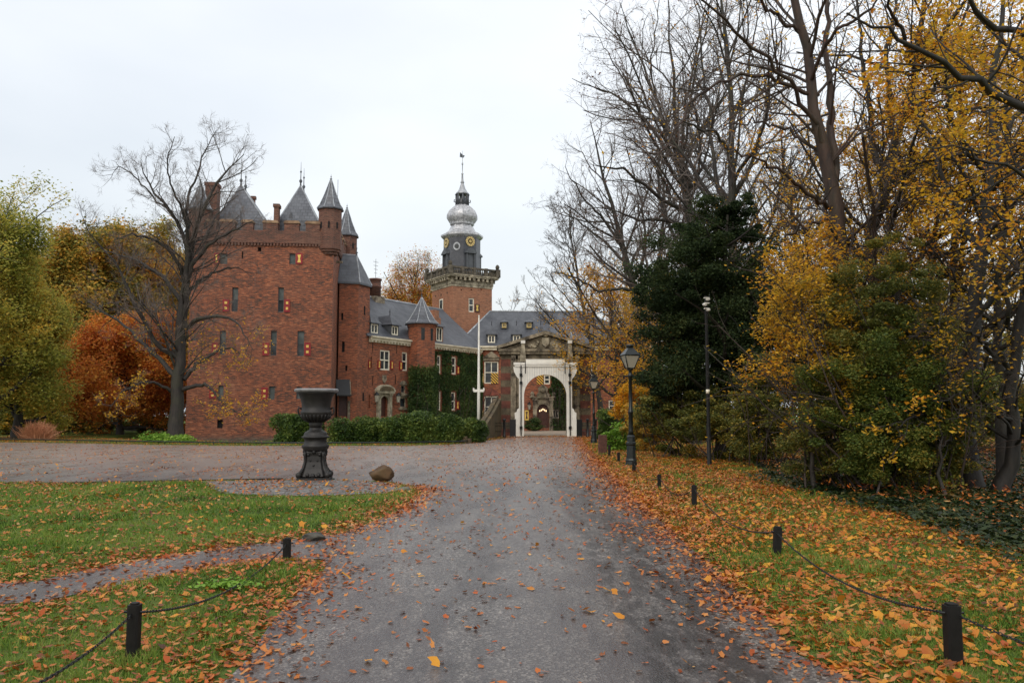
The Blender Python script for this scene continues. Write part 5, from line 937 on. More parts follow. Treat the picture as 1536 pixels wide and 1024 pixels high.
p = (xat(718, 57), 57.0); root = thing('flagpole', 'tall tapering white flagpole behind the hedge beside the ivy wall', 'flagpole', (p[0], p[1], 0)); b = MB(); b.lathe([(.11, -.2), (.105, 3), (.05, tz(476, 57)), (.03, tz(475, 57)), (.07, tz(474, 57)), (.02, tz(472.5, 57))], 12); b.build('pole', M['white'], root)
z = tz(586, 57); b = MB(); b.box(-.36, .36, -.09, .09, z-.08, z+.1); b.box(-.4, -.3, -.1, .1, z, z+.2); b.box(.3, .4, -.1, .1, z, z+.2); b.build('cleat_bracket', M['white'], root)
# ------------------------------------------------------------------ climbing ivy
def wall_ivy(fr, polys, holes, label, seed, dens=150, size=.17, thick=.3, tur=None):
    dens *= 2.2
    r = np.random.default_rng(seed); root = thing('climbing_ivy', label, 'ivy', tuple(fr.o), fr.th); VS = []
    for poly in polys:
        Pp = np.array(poly); lo, hi = Pp.min(0)-.2, Pp.max(0)+.2; n = int((hi-lo).prod()*dens); U = lo+(hi-lo)*r.random((n, 2)); sd = poly_sd(U, Pp); e = vnoise(U[:, 0]+40, U[:, 1]+40, .7, seed)*.5
        kk = sd > e-.35
        for (a, c, d, f) in holes: kk &= ~((U[:, 0] > a-.02) & (U[:, 0] < d+.02) & (U[:, 1] > c-.02) & (U[:, 1] < f+.02))
        U = U[kk]; y = -.03-thick*r.random(len(U))*(.3+vnoise(U[:, 0]+30, U[:, 1]+30, 1.1, seed+1)); VS.append(np.stack([U[:, 0], y, U[:, 1]], 1))
    if tur: c, r_, z0, z1 = tur; n = int(6.28*r_*(z1-z0)*dens); a = r.uniform(-math.pi*1.05, .3, n); rr = r_+.05+.25*r.random(n); z = z0+(z1-z0)*r.random(n); z += (z > z1-.4)*r.normal(size=n)*.12; VS.append(np.stack([c[0]+rr*np.cos(a), c[1]+rr*np.sin(a), z], 1))
    Pn = np.concatenate(VS); V, Fc = leafquads(Pn, size, r, 0, .8); npobj('foliage', V, Fc, M['lf_ivy'], root)
    n = 40; st = Pn[r.integers(0, len(Pn), n)].copy(); st[:, 2] = -.5; d = np.tile([0, 0, 1.], (n, 1)); Q = strands(st, d, np.full(n, 5.), 6, .12, (0, 0, .3), r); Q[:, :, 1] = np.minimum(Q[:, :, 1], -.02); V, Fc = tubes(Q, np.full((n, 7), .02), 4); npobj('stem', V, Fc, M['twig'], root)
q = lambda px, py: W.loc(px, py)
uL = W.loc(649, 580)[0]
wall_ivy(W, [[(uL, -1.5), (WL, -1.5), (WL, q(719, 533)[1]), (q(700, 531)[0], q(700, 531)[1]+.1), (q(680, 528)[0], q(680, 528)[1]), (uL, q(650, 527)[1])]], [(a-.1, b_-.1, c_+.12, d_+.1) for a, b_, c_, d_ in opsW[2:]]+[W.rect(684, 549, 689, 561), W.rect(683, 601, 688.5, 614)], 'dense dark green ivy covering the castle wing wall and its turret foot', 3, 170, .15, .13, ((uo, -.5), 1.33, -1.5, W.loc(632, 550, -1.6)[1]))
q = lambda px, py: N.loc(px, py)
wall_ivy(N, [[(0, 0), (q(719, 600)[0], 0), (q(719, 600)[0], q(719, 536)[1]), (q(705, 600)[0], q(705, 533)[1]), (0, q(700, 533)[1])]], [], 'ivy on the hall corner just left of the striped shutters', 5, 150, .18, .3)
wall_ivy(N, [[(q(826, 600)[0], 0), (q(872, 600)[0], 0), (q(872, 600)[0], q(850, 560)[1]), (q(828, 600)[0], q(850, 560)[1])]], opN+[N.rect(826, 615, 829, 627)], 'ivy growing right of the castle door seen through the arch', 7, 150, .18, .35)
# ------------------------------------------------------------------ hedges and small plants
def hedge(name, label, pts, h, wd, n, size, mat, seed, cat='hedge', topn=.35):
    r = np.random.default_rng(seed); P_ = np.array(pts, float); s_ = np.r_[0, np.cumsum(np.linalg.norm(np.diff(P_, axis=0), axis=1))]; m = max(9, int(s_[-1]*4.5)); t = np.sort(r.random(m))*s_[-1]; cx = np.interp(t, s_, P_[:, 0])+r.normal(size=m)*wd*.3; cy = np.interp(t, s_, P_[:, 1])+r.uniform(-.6, .6, m)*wd; hh = np.interp(t, s_, np.broadcast_to(h, len(P_)))
    cz = hh*(1-topn*r.random(m)*.9)-.35; k = 3; cx = np.tile(cx, k)+r.normal(size=m*k)*.15; cy = np.tile(cy, k); cz = np.concatenate([cz, cz*.62, cz*.25]); R_ = r.uniform(.42, .72, m*k); i = r.integers(0, m*k, n); g = norm(r.normal(size=(n, 3)))*(r.random(n)**.35)[:, None]*R_[i][:, None]*np.array([1.1, 1.1, .8])
    p = np.stack([cx[i], cy[i], cz[i]], 1)+g; o = np.array([P_[:, 0].mean(), P_[:, 1].mean(), 0]); p = p[p[:, 2] > .0]; root = thing(name, label, cat, tuple(o)); V, Fc = leafquads(p-o, size, r, .25, .5); npobj('foliage', V, Fc, mat, root)
    ns = min(60, len(cx)); st = np.stack([cx[:ns], cy[:ns], np.zeros(ns)], 1)-o; Q = strands(st, np.tile([0, 0, 1.], (ns, 1)), np.full(ns, float(np.mean(hh))*.6), 4, .2, (0, 0, .2), r); V, Fc = tubes(Q, np.full((ns, 5), .02), 4); npobj('stem', V, Fc, M['twig'], root)
g0 = G(425, 666); hedge('rhododendron_bush', 'rounded light green rhododendron bush left of the urn before the keep', [(xat(432, 46.3), 46.3), (xat(482, 46.3), 46.3)], (1.5, 1.95), .85, 40000, .15, M['lf_rhodo'], 3, 'bush')
hedge('rhododendron_hedge', 'long dark green rhododendron hedge behind the edging rail', [(xat(503, 46.6), 46.6), (xat(560, 46.6), 46.6), (xat(610, 46.6), 46.6), (xat(665, 46.8), 46.8), (xat(702, 49), 49)], (1.5, 1.6, 1.7, 1.72, 1.4), 1.0, 120000, .15, M['lf_rhodo'], 4)
hedge('rhododendron_bush', 'glossy green bush behind the farther street lamp', [(xat(895, 54), 54), (xat(935, 53), 53)], (2.1, 1.8), .9, 26000, .17, M['lf_rhodo'], 6, 'bush')
hedge('fern_patch', 'bright green leafy plants at the foot of the bare tree', [(xat(222, 47.6), 47.6), (xat(280, 46.6), 46.6)], (.62, .42), .35, 7000, .16, M['lf_bright'], 8, 'plant')
shrub('laurel_shrub', 'bright green low shrub at the drive edge behind the near street lamp', 'shrub', (xat(930, 37), 37, .5), (1.0, .8, .65), 7000, .12, M['lf_bright'], 10, 40)
shrub('box_ball', 'round clipped bush left of the castle door seen through the arch', 'bush', (xat(799, 82), 82, .6), (.9, .9, .9), 5000, .12, M['lf_ivy'], 12, 50)
r = np.random.default_rng(8); n = 2200; c = (xat(60, 52), 52, 0); root = thing('ornamental_grass', 'rust coloured clump of tall ornamental grass on the far left lawn', 'grass clump', c)
Q = strands(np.stack([r.normal(size=n)*.32, r.normal(size=n)*.22, np.zeros(n)], 1), np.stack([r.normal(size=n)*.42, r.normal(size=n)*.3, np.ones(n)], 1), .45+.35*r.random(n)+.7*r.random(n)**3, 4, .13, (0, 0, -.5), r); V, Fc = tubes(Q, np.tile(np.linspace(.012, .006, 5), (n, 1)), 3); npobj('blades', V, Fc, M['lf_rust'], root)
p = G(385-30, 833); hedge('weed_clump', 'small bright green weed clump under the left chain', [(G(325, 888)[0], G(325, 888)[1]), (G(352, 884)[0], G(352, 884)[1])], (.42, .42), .05, 10, .05, M['lf_bright'], 9, 'plant') if False else None
c_ = G(338, 888); r = np.random.default_rng(2); root = thing('weed', 'small bright green weed clump growing under the left chain', 'plant', (c_[0], c_[1], gz(*c_))); pp = r.normal(size=(260, 3))*np.array([.12, .08, .02]); pp[:, 2] = np.abs(pp[:, 2])+.03; V, Fc = leafquads(pp, .05, r, .8, .7); npobj('foliage', V, Fc, M['lf_bright'], root)
# ivy ground cover in the wood
P, r = frustum_pts(230000, 8, 45, 51, .1, .85); k = woods(P+np.array([[.9, 0]])*(r.random((len(P), 1))**2-.3)); P = P[k]; edge = r.random(len(P)) < .75*(.3+1.1*vnoise(P[:, 0], P[:, 1], .9, 66)); P = P[edge]; z = height(P); hh = .10*vnoise(P[:, 0], P[:, 1], 1.3, 61)+.08*vnoise(P[:, 0], P[:, 1], .3, 62)
V, Fc = leafquads(np.stack([P[:, 0], P[:, 1], z+.01+hh*r.random(len(P))], 1), .085, r, .9, .8); M['ground_ivy'] = leafmat('ground_ivy_leaves', [(16, 27, 18), (26, 41, 24), (42, 58, 30), (62, 70, 36), (104, 80, 38)], .15, .8, .4); tag(npobj('ground_ivy', V, Fc, M['ground_ivy']), 'dark green ivy covering the ground under the right hand trees', 'ground ivy', kind='stuff')
# ------------------------------------------------------------------ trees
def tr(pts, Y, dy=0): # (px,py,r[,dY])
    out = []
    for i, p in enumerate(pts): y = Y+(p[3] if len(p) > 3 else dy*i/(len(pts)-1)); v = at(p[0], p[1], y); out.append((v.x, v.y, v.z, p[2]))
    return out
def tb(px, py, Y): v = at(px, py, Y); return v
FINE = [dict(n=(2, 1.1), lf=.34, thick=1, a=(25, 60), s=6, w=.13, up=(0, 0, .35), k=5, rm=.016, lm=1.2, t=.15), dict(n=(3, 2.0), lf=.5, a=(25, 70), s=5, w=.22, up=(0, 0, .06), k=4, rm=.006, lm=.6), dict(n=(3, 3.0), lf=.5, a=(25, 65), s=4, w=.24, k=3, rm=.0036, lm=.4), dict(n=3, lf=.55, a=(20, 50), s=3, w=.2, k=3, rm=.0045, lm=.2)]
Y = 49.5
limbs = [tr([(265, 668, .62), (265, 655, .52), (264, 620, .44), (266, 575, .42), (270, 520, .36), (274, 470, .32), (278, 420, .27), (284, 375, .2), (299, 328, .15), (318, 283, .1), (338, 255, .07), (354, 238, .045), (366, 232, .02)], Y),
 tr([(277, 494, .2), (281, 432, .19), (279, 393, .17), (281, 362, .15), (259, 318, .1), (237, 296, .08), (215, 265, .05), (211, 240, .02)], Y, -1.5),
 tr([(282, 370, .16), (281, 308, .11), (285, 279, .08), (301, 247, .06), (306, 225, .04), (325, 195, .02)], Y, 1.5),
 tr([(281, 340, .1), (272, 314, .09), (255, 280, .06), (250, 240, .045), (262, 205, .02)], Y, -2),
 tr([(259, 318, .08), (232, 300, .06), (200, 262, .05), (178, 245, .03), (168, 262, .015)], Y, 2),
 tr([(270, 538, .22), (246, 533, .17), (228, 507, .15), (211, 476, .13), (189, 428, .1), (176, 392, .07), (145, 366, .05), (127, 335, .02)], Y, -3),
 tr([(264, 564, .2), (237, 538, .16), (215, 516, .13), (190, 490, .1), (160, 470, .06), (130, 450, .02)], Y, 3),
 tr([(277, 458, .18), (264, 441, .16), (246, 415, .13), (211, 393, .09), (185, 384, .06), (150, 372, .02)], Y, 2.5),
 tr([(276, 420, .16), (259, 375, .12), (228, 357, .09), (198, 349, .06), (172, 360, .02)], Y, -3),
 tr([(277, 430, .18), (289, 396, .15), (305, 372, .12), (342, 349, .08), (368, 338, .04), (380, 332, .02)], Y, -2),
 tr([(279, 493, .17), (292, 479, .15), (326, 474, .11), (353, 479, .07), (367, 501, .04), (380, 525, .02)], Y, -3),
 tr([(275, 569, .17), (301, 542, .13), (316, 532, .1), (345, 520, .06), (366, 528, .02)], Y, 2),
 tr([(272, 585, .16), (297, 574, .13), (321, 581, .09), (333, 606, .06), (352, 618, .04), (372, 622, .02)], Y, -2),
 tr([(283, 440, .14), (300, 420, .11), (330, 405, .08), (355, 400, .04), (375, 410, .02)], Y, 3),
 tr([(262, 590, .13), (240, 575, .1), (210, 570, .07), (180, 590, .04), (165, 610, .02)], Y, -2.5),
 tr([(284, 375, .1), (310, 350, .08), (335, 310, .05), (352, 280, .02)], Y, 3)]
RK = .86
low = lambda z0, z1: (lambda p, rng: rng.random(len(p)) < np.clip((z1-p[:, 2])/(z1-z0), 0, 1))
LF = [dict(n=(4, 2.4), lf=.24, thick=1, a=(25, 62), s=6, w=.14, up=(0, 0, .25), k=5, rm=.016, lm=1.0, t=.2), dict(n=(3, 2.4), lf=.5, a=(25, 60), s=5, w=.18, up=(0, 0, .2), k=4, rm=.007, lm=.55), dict(n=(3, 4.5), lf=.55, a=(22, 55), s=4, w=.2, k=3, rm=.0055, lm=.4), dict(n=5, lf=.6, a=(20, 50), s=3, w=.2, k=3, rm=.004, lm=.3)]
limbs_to_tree('lime_tree', 'large bare spreading tree in front of the keep with a few yellow leaves low down', 'tree', limbs, LF, 5, M['bark'], M['twig_pale'], (M['lf_yellow'], 1, .14, .06, low(2.5, 7.5), .3))
RK = 1.0
# leafy trees on the left
def leafy(name, label, px, Y, h, r, nl, spread, seed, mats, lv2=(7, 7), per=34, size=.2, sp=.3, first=.2, up=.3, bark='bark', group=None, dens=None, lean=(0, 0)):
    rng = np.random.default_rng(seed); x = xat(px, Y); L = auto_limbs((x, Y, gz(x, Y)), h, r, nl, spread, rng, first, lean, up)
    lv = [dict(n=lv2[0], lf=.5, thick=1, a=(30, 65), s=6, w=.14, up=(0, 0, .15), k=4, rm=.02), dict(n=lv2[1], lf=.55, a=(25, 65), s=5, w=.2, up=(0, 0, -.02), k=3, rm=.01, lm=.8)]
    return limbs_to_tree(name, label, 'tree', L, lv, seed, M[bark], M['twig'], [(M[m_], int(per*f), size, sp, dens, .55) for m_, f in mats], group)
leafy('maple_tree', 'tall green and yellow leafed tree filling the left edge of the picture', -25, 52, 14.6, .4, 26, 5.0, 21, [('lf_green', 1)], (8, 8), 42, .19, .32, .14, .3)
leafy('maple_tree', 'lower green leafed tree at the left whose skirt reaches the lawn', 30, 56, 9.0, .3, 20, 3.8, 22, [('lf_green', .9), ('lf_ochre', .2)], (8, 8), 50, .18, .32, .12, .2)
leafy('oak_tree', 'ochre and green oak rising behind the leafy maples', 120, 76, 17.5, .45, 22, 7, 23, [('lf_ochre', .6), ('lf_olive', .5)], (8, 8), 38, .3, .45, .25, .3)
leafy('oak_tree', 'golden topped tree seen left of the bare tree above the beech', 200, 82, 18, .45, 24, 7, 24, [('lf_ochre', 1)], (8, 8), 38, .3, .45, .25, .3)
leafy('beech_tree', 'low spreading orange red copper beech left of the keep', 182, 66, 8.0, .25, 24, 5.8, 25, [('lf_orange', 1)], (9, 9), 40, .22, .35, .08, .05)
leafy('oak_tree', 'dull olive tree standing in the gap behind the beech and keep', 262, 92, 17.5, .45, 20, 7, 26, [('lf_olive', .7), ('lf_ochre', .4)], (8, 8), 36, .3, .5, .25, .3)
def copies(src, spots, labels):
    for (px, Y, sc, rz), lb in zip(spots, labels): c = copy_tree(src); c.location = (xat(px, Y), Y, 0); c.scale = (sc, sc, sc); c.rotation_euler = (0, 0, rz); c['label'] = lb
wood = leafy('oak_tree', 'tall mixed brown and olive tree in the far wood behind the left maples', 20, 95, 18.5, .45, 22, 7.5, 27, [('lf_olive', 1), ('lf_ochre', .3)], (8, 8), 34, .34, .5, .12, .1, group=None)
GW = 'far wood trees that fill the skyline behind the left lawn'
copies(wood, [(-60, 85, 1.0, 1), (75, 105, 1.05, 2), (150, 110, 1.0, 3), (225, 118, 1.05, 4), (300, 112, .95, 5), (340, 125, 1.0, .5), (-190, 80, 1.0, 1.7), (-330, 90, 1.05, 2.6)], ['tree in the far left wood, mostly hidden by the nearest maple', 'tree in the far wood showing between the maple and the first oak', 'tree in the far wood behind the ochre oak', 'tree in the far wood behind the golden topped tree', 'tree in the far wood hidden mostly by the keep wall', 'tree in the far wood behind the keep', 'tree of the far wood just outside the left edge', 'outermost tree of the far wood, well left of the frame'])
for i, (px, Y) in enumerate([(95, 68), (20, 66), (140, 74), (232, 74)]):
    shrub('undergrowth_bush', ['dark bush under the oak left of the beech', 'dark bush at the far left under the maple', 'dark bush behind the beech at its left', 'dark bush between the beech and the bare tree'][i], 'bush', (xat(px, Y), Y, 1.6), (3.6, 2, 2.2), 9000, .3, M['lf_olive'], 60+i, 50)
# trees behind the castle
r_ = np.random.default_rng(3)
leafy('beech_tree', 'round crowned autumn tree with orange leaves behind the castle wing roof', 603, 112, 21.5, .4, 30, 7.6, 31, [('lf_ochre', .6), ('lf_orange', .6)], (10, 11), 12, .24, .5, .3, .55, dens=lambda p, rng: rng.random(len(p)) < np.clip((24-p[:, 2])/9, .12, 1))
def bare(name, label, px, Y, h, r, nl, spread, seed, up=.6, first=.25, leaf=None, twig='twig', lv=None, lean=(0, 0), group=None):
    rng = np.random.default_rng(seed); x = xat(px, Y); L = auto_limbs((x, Y, gz(x, Y)), h, r, nl, spread, rng, first, lean, up); return limbs_to_tree(name, label, 'tree', L, lv or BL, seed, M['bark'], M[twig], leaf, group)
BL = [dict(n=8, lf=.42, thick=1, a=(22, 55), s=6, w=.13, up=(0, 0, .35), k=4, rm=.02), dict(n=7, lf=.5, a=(22, 55), s=5, w=.17, up=(0, 0, .25), k=3, rm=.012), dict(n=5, lf=.55, a=(20, 50), s=4, w=.18, up=(0, 0, .2), k=3, rm=.008)]
bare('bare_tree', 'bare tree behind the hall roof just right of the clock tower', 765, 120, 17, .35, 16, 7, 33, twig='twig_pale'); bare('bare_tree', 'bare tree crown rising over the middle of the hall roof', 812, 118, 16, .35, 16, 7, 34, twig='twig_pale')
bare('bare_tree', 'bare greyish tree left of the clock tower low behind the wing roof', 650, 125, 15, .35, 14, 6, 35, twig='twig_pale')
RK = .68
# right: the rank of bare trees
bare('bare_tree', 'slender bare tree nearest to the gatehouse, leaning left, at the right of its roof', 905, 72, 20, .35, 22, 8, 41, .55, .2, (M['lf_yellow'], 1, .17, .12, low(4, 13), .3), lean=(-.08, 0))
Y = 56
limbs = [tr([(962, 660, .5), (962, 560, .4), (959, 480, .36), (950, 420, .32), (935, 370, .26), (920, 320, .2), (905, 270, .14), (895, 220, .08), (885, 180, .03)], Y), tr([(961, 530, .3), (975, 450, .26), (990, 380, .2), (1000, 300, .13), (985, 220, .07), (970, 150, .03)], Y), tr([(955, 440, .2), (930, 430, .15), (900, 440, .12), (865, 415, .09), (830, 408, .04)], Y, -3), tr([(945, 400, .2), (915, 370, .14), (880, 340, .1), (850, 320, .06), (825, 300, .02)], Y, 2), tr([(935, 370, .18), (905, 330, .12), (870, 290, .08), (848, 250, .03)], Y, -2), tr([(958, 500, .2), (930, 490, .14), (905, 500, .1), (880, 480, .06), (850, 485, .02)], Y, 3), tr([(950, 420, .18), (970, 380, .14), (965, 320, .1), (950, 260, .06), (935, 200, .02)], Y, -3), tr([(960, 540, .18), (930, 545, .13), (905, 530, .08), (885, 545, .03)], Y, -3)]
limbs_to_tree('bare_tree', 'dark forked tree beyond the near lamp post with sparse yellow leaves low down', 'tree', limbs, FINE, 42, M['bark'], M['twig_pale'], (M['lf_yellow'], 2, .16, .12, low(5.5, 13), .3))
Y = 44
limbs = [tr([(1045, 690, .5), (1043, 560, .42), (1042, 400, .34), (1038, 300, .28), (1020, 235, .2), (1010, 200, .17), (1010, 120, .12), (1005, 50, .07), (1000, -30, .03)], Y), tr([(1038, 285, .2), (1011, 219, .16), (987, 156, .12), (956, 86, .08), (944, 39, .05), (930, 5, .02)], Y, -1.5), tr([(1038, 273, .2), (1000, 225, .15), (960, 168, .11), (913, 137, .07), (874, 125, .04), (858, 118, .02)], Y, 1.5), tr([(1040, 320, .2), (1018, 316, .16), (968, 281, .12), (929, 246, .09), (905, 255, .05), (885, 240, .02)], Y, -3), tr([(1040, 350, .18), (1000, 330, .14), (950, 330, .09), (910, 310, .05), (870, 315, .02)], Y, 2), tr([(1020, 235, .15), (1030, 150, .12), (1045, 80, .08), (1060, 0, .04)], Y, 2), tr([(960, 168, .09), (930, 110, .06), (905, 70, .03), (890, 40, .015)], Y, 1.5), tr([(987, 156, .09), (975, 100, .06), (985, 40, .04), (990, -20, .02)], Y, -2), tr([(1041, 370, .16), (1000, 370, .12), (960, 385, .08), (920, 370, .04)], Y, 4), tr([(1018, 316, .1), (985, 250, .08), (955, 215, .05), (925, 195, .02)], Y, -2)]
limbs_to_tree('bare_tree', 'big bare tree behind the yew whose crown spreads left against the sky', 'tree', limbs, FINE, 43, M['bark'], M['twig_pale'], (M['lf_brown'], 1, .12, .05, lambda p, rng: rng.random(len(p)) < .16, .1))
Y = 38
limbs = [tr([(1110, 690, .42), (1105, 500, .36), (1098, 380, .3), (1098, 300, .26), (1100, 234, .22), (1100, 130, .17), (1089, 78, .13), (1080, 0, .1), (1075, -60, .05)], Y), tr([(1099, 330, .18), (1070, 270, .15), (1068, 200, .12), (1060, 130, .09), (1050, 50, .06), (1040, -20, .03)], Y, 2), tr([(1099, 300, .16), (1130, 240, .13), (1150, 170, .1), (1160, 90, .06), (1165, 20, .03)], Y, -2), tr([(1100, 240, .14), (1075, 200, .1), (1040, 190, .07), (1010, 175, .03)], Y, -3), tr([(1100, 180, .12), (1120, 120, .09), (1130, 60, .06), (1140, -10, .03)], Y, 3)]
limbs_to_tree('bare_tree', 'upright tree with straight stem rising behind the top of the yew', 'tree', limbs, FINE, 44, M['bark'], M['twig_pale'], [(M['lf_yellow'], 1, .11, .08, lambda p, rng: rng.random(len(p)) < .22, .3)])
RK = .85
# the big brown trunk and neighbours
Y = 20.5
limbs = [tr([(1300, 740, .42), (1292, 640, .33), (1288, 540, .29), (1280, 458, .27), (1265, 390, .255), (1253, 332, .24), (1241, 242, .2), (1226, 176, .16), (1210, 98, .145), (1195, 23, .13), (1180, -60, .1)], Y),
 tr([(1252, 270, .13), (1249, 219, .12), (1245, 156, .1), (1236, 78, .08), (1245, 0, .06), (1250, -60, .04)], Y, .8),
 tr([(1243, 230, .085), (1198, 144, .062), (1175, 109, .055), (1112, 58, .045), (1080, 25, .036), (1046, -5, .028), (1000, -30, .02)], Y, -3),
 tr([(1228, 142, .07), (1175, 121, .058), (1136, 113, .05), (1082, 123, .042), (1050, 137, .036), (1022, 176, .028), (995, 223, .018), (960, 258, .012)], Y, -2),
 tr([(1250, 310, .08), (1230, 300, .06), (1179, 265, .05), (1136, 238, .035), (1095, 228, .02)], Y, -2), tr([(1256, 330, .06), (1195, 340, .045), (1155, 371, .03), (1120, 390, .015)], Y, 1),
 tr([(1215, 120, .06), (1240, 60, .05), (1290, 20, .04), (1330, -10, .02)], Y, -2), tr([(1240, 240, .06), (1190, 200, .045), (1130, 180, .035), (1085, 190, .02)], Y, 1.5), tr([(1200, 50, .06), (1150, 10, .05), (1100, -20, .03)], Y, -1), tr([(1262, 380, .05), (1300, 330, .04), (1340, 310, .03), (1380, 300, .015)], Y, -2)]
NEAR = [dict(n=(3, 1.8), lf=.34, thick=1, a=(25, 62), s=6, w=.13, up=(0, 0, .1), k=5, rm=.009, lm=.8, t=.12), dict(n=(3, 3.), lf=.45, a=(25, 60), s=5, w=.17, up=(0, 0, .05), k=4, rm=.005, lm=.4), dict(n=(3, 4.5), lf=.5, a=(22, 55), s=4, w=.2, k=3, rm=.003, lm=.2)]
limbs_to_tree('plane_tree', 'tall brown trunked tree with long bare limbs reaching left over the drive', 'tree', limbs, NEAR, 45, M['bark_brown'], M['twig'], [(M['lf_brown'], 1, .08, .03, lambda p, rng: rng.random(len(p)) < .16*(p[:, 2] > 9), .0), (M['lf_yellow'], 1, .08, .05, lambda p, rng: rng.random(len(p)) < .45, .3)], m=18)
Y = 22
limbs = [tr([(1345, 742, .3), (1335, 620, .24), (1318, 480, .22), (1304, 400, .2), (1304, 332, .19), (1323, 285, .17), (1347, 234, .15), (1355, 176, .13), (1370, 98, .11), (1390, 12, .08), (1400, -60, .05)], Y), tr([(1330, 275, .12), (1312, 234, .1), (1308, 200, .09), (1300, 130, .07), (1290, 50, .05), (1280, -30, .03)], Y, 1), tr([(1347, 234, .1), (1335, 160, .09), (1330, 80, .07), (1345, 0, .05), (1350, -50, .03)], Y, 1.5), tr([(1355, 176, .08), (1400, 140, .06), (1440, 90, .04), (1470, 40, .02)], Y, -1.5), tr([(1323, 285, .08), (1370, 250, .07), (1420, 240, .05), (1470, 210, .02)], Y, 1), tr([(1370, 98, .07), (1350, 40, .06), (1320, -20, .03)], Y, -2)]
yl = lambda lo, k0, k1: (lambda p, rng: rng.random(len(p)) < np.where(p[:, 0]/p[:, 1] > lo, k1, k0))
limbs_to_tree('maple_tree', 'slanting double stemmed dark tree right of the big brown trunk', 'tree', limbs, NEAR, 46, M['bark_dark'], M['twig'], (M['lf_yellow'], 2, .085, .06, yl(.46, .6, 1.4), .4), m=18)
Y = 17.5
limbs = [tr([(1458, 745, .38), (1450, 690, .26), (1449, 650, .22), (1459, 536, .2), (1465, 458, .18), (1473, 380, .16), (1484, 280, .13), (1490, 180, .1), (1500, 80, .07), (1505, -20, .04)], Y), tr([(1473, 380, .1), (1440, 320, .08), (1410, 260, .06), (1390, 200, .04), (1375, 140, .02)], Y, 1), tr([(1462, 480, .09), (1500, 430, .07), (1540, 380, .05), (1570, 340, .02)], Y, -1), tr([(1484, 280, .08), (1450, 220, .06), (1425, 160, .045), (1410, 90, .02)], Y, -1.5), tr([(1488, 240, .08), (1520, 180, .06), (1550, 110, .03)], Y, 1), tr([(1455, 560, .06), (1420, 520, .05), (1390, 500, .03), (1360, 505, .015)], Y, -2), tr([(1452, 620, .05), (1420, 600, .04), (1385, 620, .03), (1350, 640, .012)], Y, -2.5)]
limbs_to_tree('maple_tree', 'yellow leafed maple with thick dark trunk near the right edge', 'tree', limbs, NEAR, 47, M['bark_dark'], M['twig'], (M['lf_yellow'], 5, .09, .07, None, .45), m=18)
Y = 16
limbs = [tr([(1500, 760, .24), (1508, 720, .17), (1519, 673, .14), (1515, 556, .13), (1526, 497, .11), (1545, 400, .09), (1560, 300, .06), (1570, 200, .03)], Y), tr([(1515, 560, .07), (1503, 536, .06), (1476, 513, .04), (1440, 490, .02)], Y, -.6), tr([(1519, 640, .05), (1480, 600, .04), (1440, 590, .025), (1400, 600, .01)], Y, -1), tr([(1526, 497, .06), (1500, 440, .05), (1480, 380, .03), (1470, 320, .012)], Y, -.5)]
limbs_to_tree('maple_tree', 'thin crooked dark tree at the very right edge of the picture', 'tree', limbs, NEAR, 48, M['bark_dark'], M['twig'], (M['lf_yellow'], 1, .085, .06, lambda p, rng: rng.random(len(p)) < .5, .4), m=18)
Y = 13
tx = xat(1760, Y)
limbs = [[(tx, Y, -.1, .35), (tx, Y, 2, .28), (tx-.1, Y, 5, .24), (tx, Y, 8, .18), (tx+.1, Y, 12, .1)]]+[[(tx, Y, 5.0, .1)]+tr([(1640, 220, .085), (1560, 178, .075), (1500, 145, .07), (1450, 112, .06), (1405, 85, .045), (1330, 45, .03), (1270, 20, .015)], Y, -1.2), [(tx, Y, 6.5, .1)]+tr([(1600, 110, .08), (1536, 65, .065), (1490, 35, .055), (1455, -5, .04), (1420, -40, .02)], Y, -1), [(tx, Y, 4.2, .06)]+tr([(1600, 300, .04), (1520, 250, .03), (1440, 235, .02), (1380, 215, .01)], Y, -.5), [(tx, Y, 5.6, .07)]+tr([(1600, 190, .045), (1520, 155, .035), (1450, 170, .025), (1390, 165, .012)], Y, 1), [(tx, Y, 3.9, .06)]+tr([(1600, 380, .035), (1530, 330, .025), (1460, 310, .012)], Y, -.5)]
limbs_to_tree('maple_tree', 'maple outside the right edge whose thick limb and golden leaves cross the top corner', 'tree', limbs, NEAR, 49, M['bark_dark'], M['twig'], (M['lf_yellow'], 7, .085, .08, yl(.44, .25, 1), .45), m=18)
RK = 1.0
# yew
def clump_tree(name, label, px, Y, h, r, ell, mat, size, seed, bark='bark', nl=16, spread=2.2, cs=.25, shell=.35, flat=.3, up=.0, cat='tree'):
    rng = np.random.default_rng(seed); x = xat(px, Y); z0 = gz(x, Y); L = auto_limbs((x, Y, z0), h, r, nl, spread, rng, .12, (0, 0), up); root = thing(name, label, cat, (x, Y, z0)); PP = []; RR = []
    for l in L: a = np.array(l, float); a[:, :3] -= (x, Y, z0); p_, q_ = polyl(a, 10); PP.append(p_); RR.append(q_)
    P = np.stack(PP); Rr = np.stack(RR); C, CR = spawn(P, Rr, 8, .2, (25, 60), .5, rng, 5, .2, (0, 0, .0)); npobj('trunk', *merge([tubes(P, Rr, 7), tubes(C, CR, 3)]), M[bark], root, True)
    parts = [clumpy((0, 0, 0), rad, ncl, n, size, rng, cs, shell, flat) for (c, rad, ncl, n) in ell]; parts = [(V+np.array(e[0]), Fc) for (V, Fc), e in zip(parts, ell)]; V, Fc = merge(parts); k = V[:, 2].reshape(-1, 4).min(1) > .03; V = V.reshape(-1, 4, 3)[k].reshape(-1, 3); npobj('crown', V, np.arange(len(V)).reshape(-1, 4), M[mat], root); return root
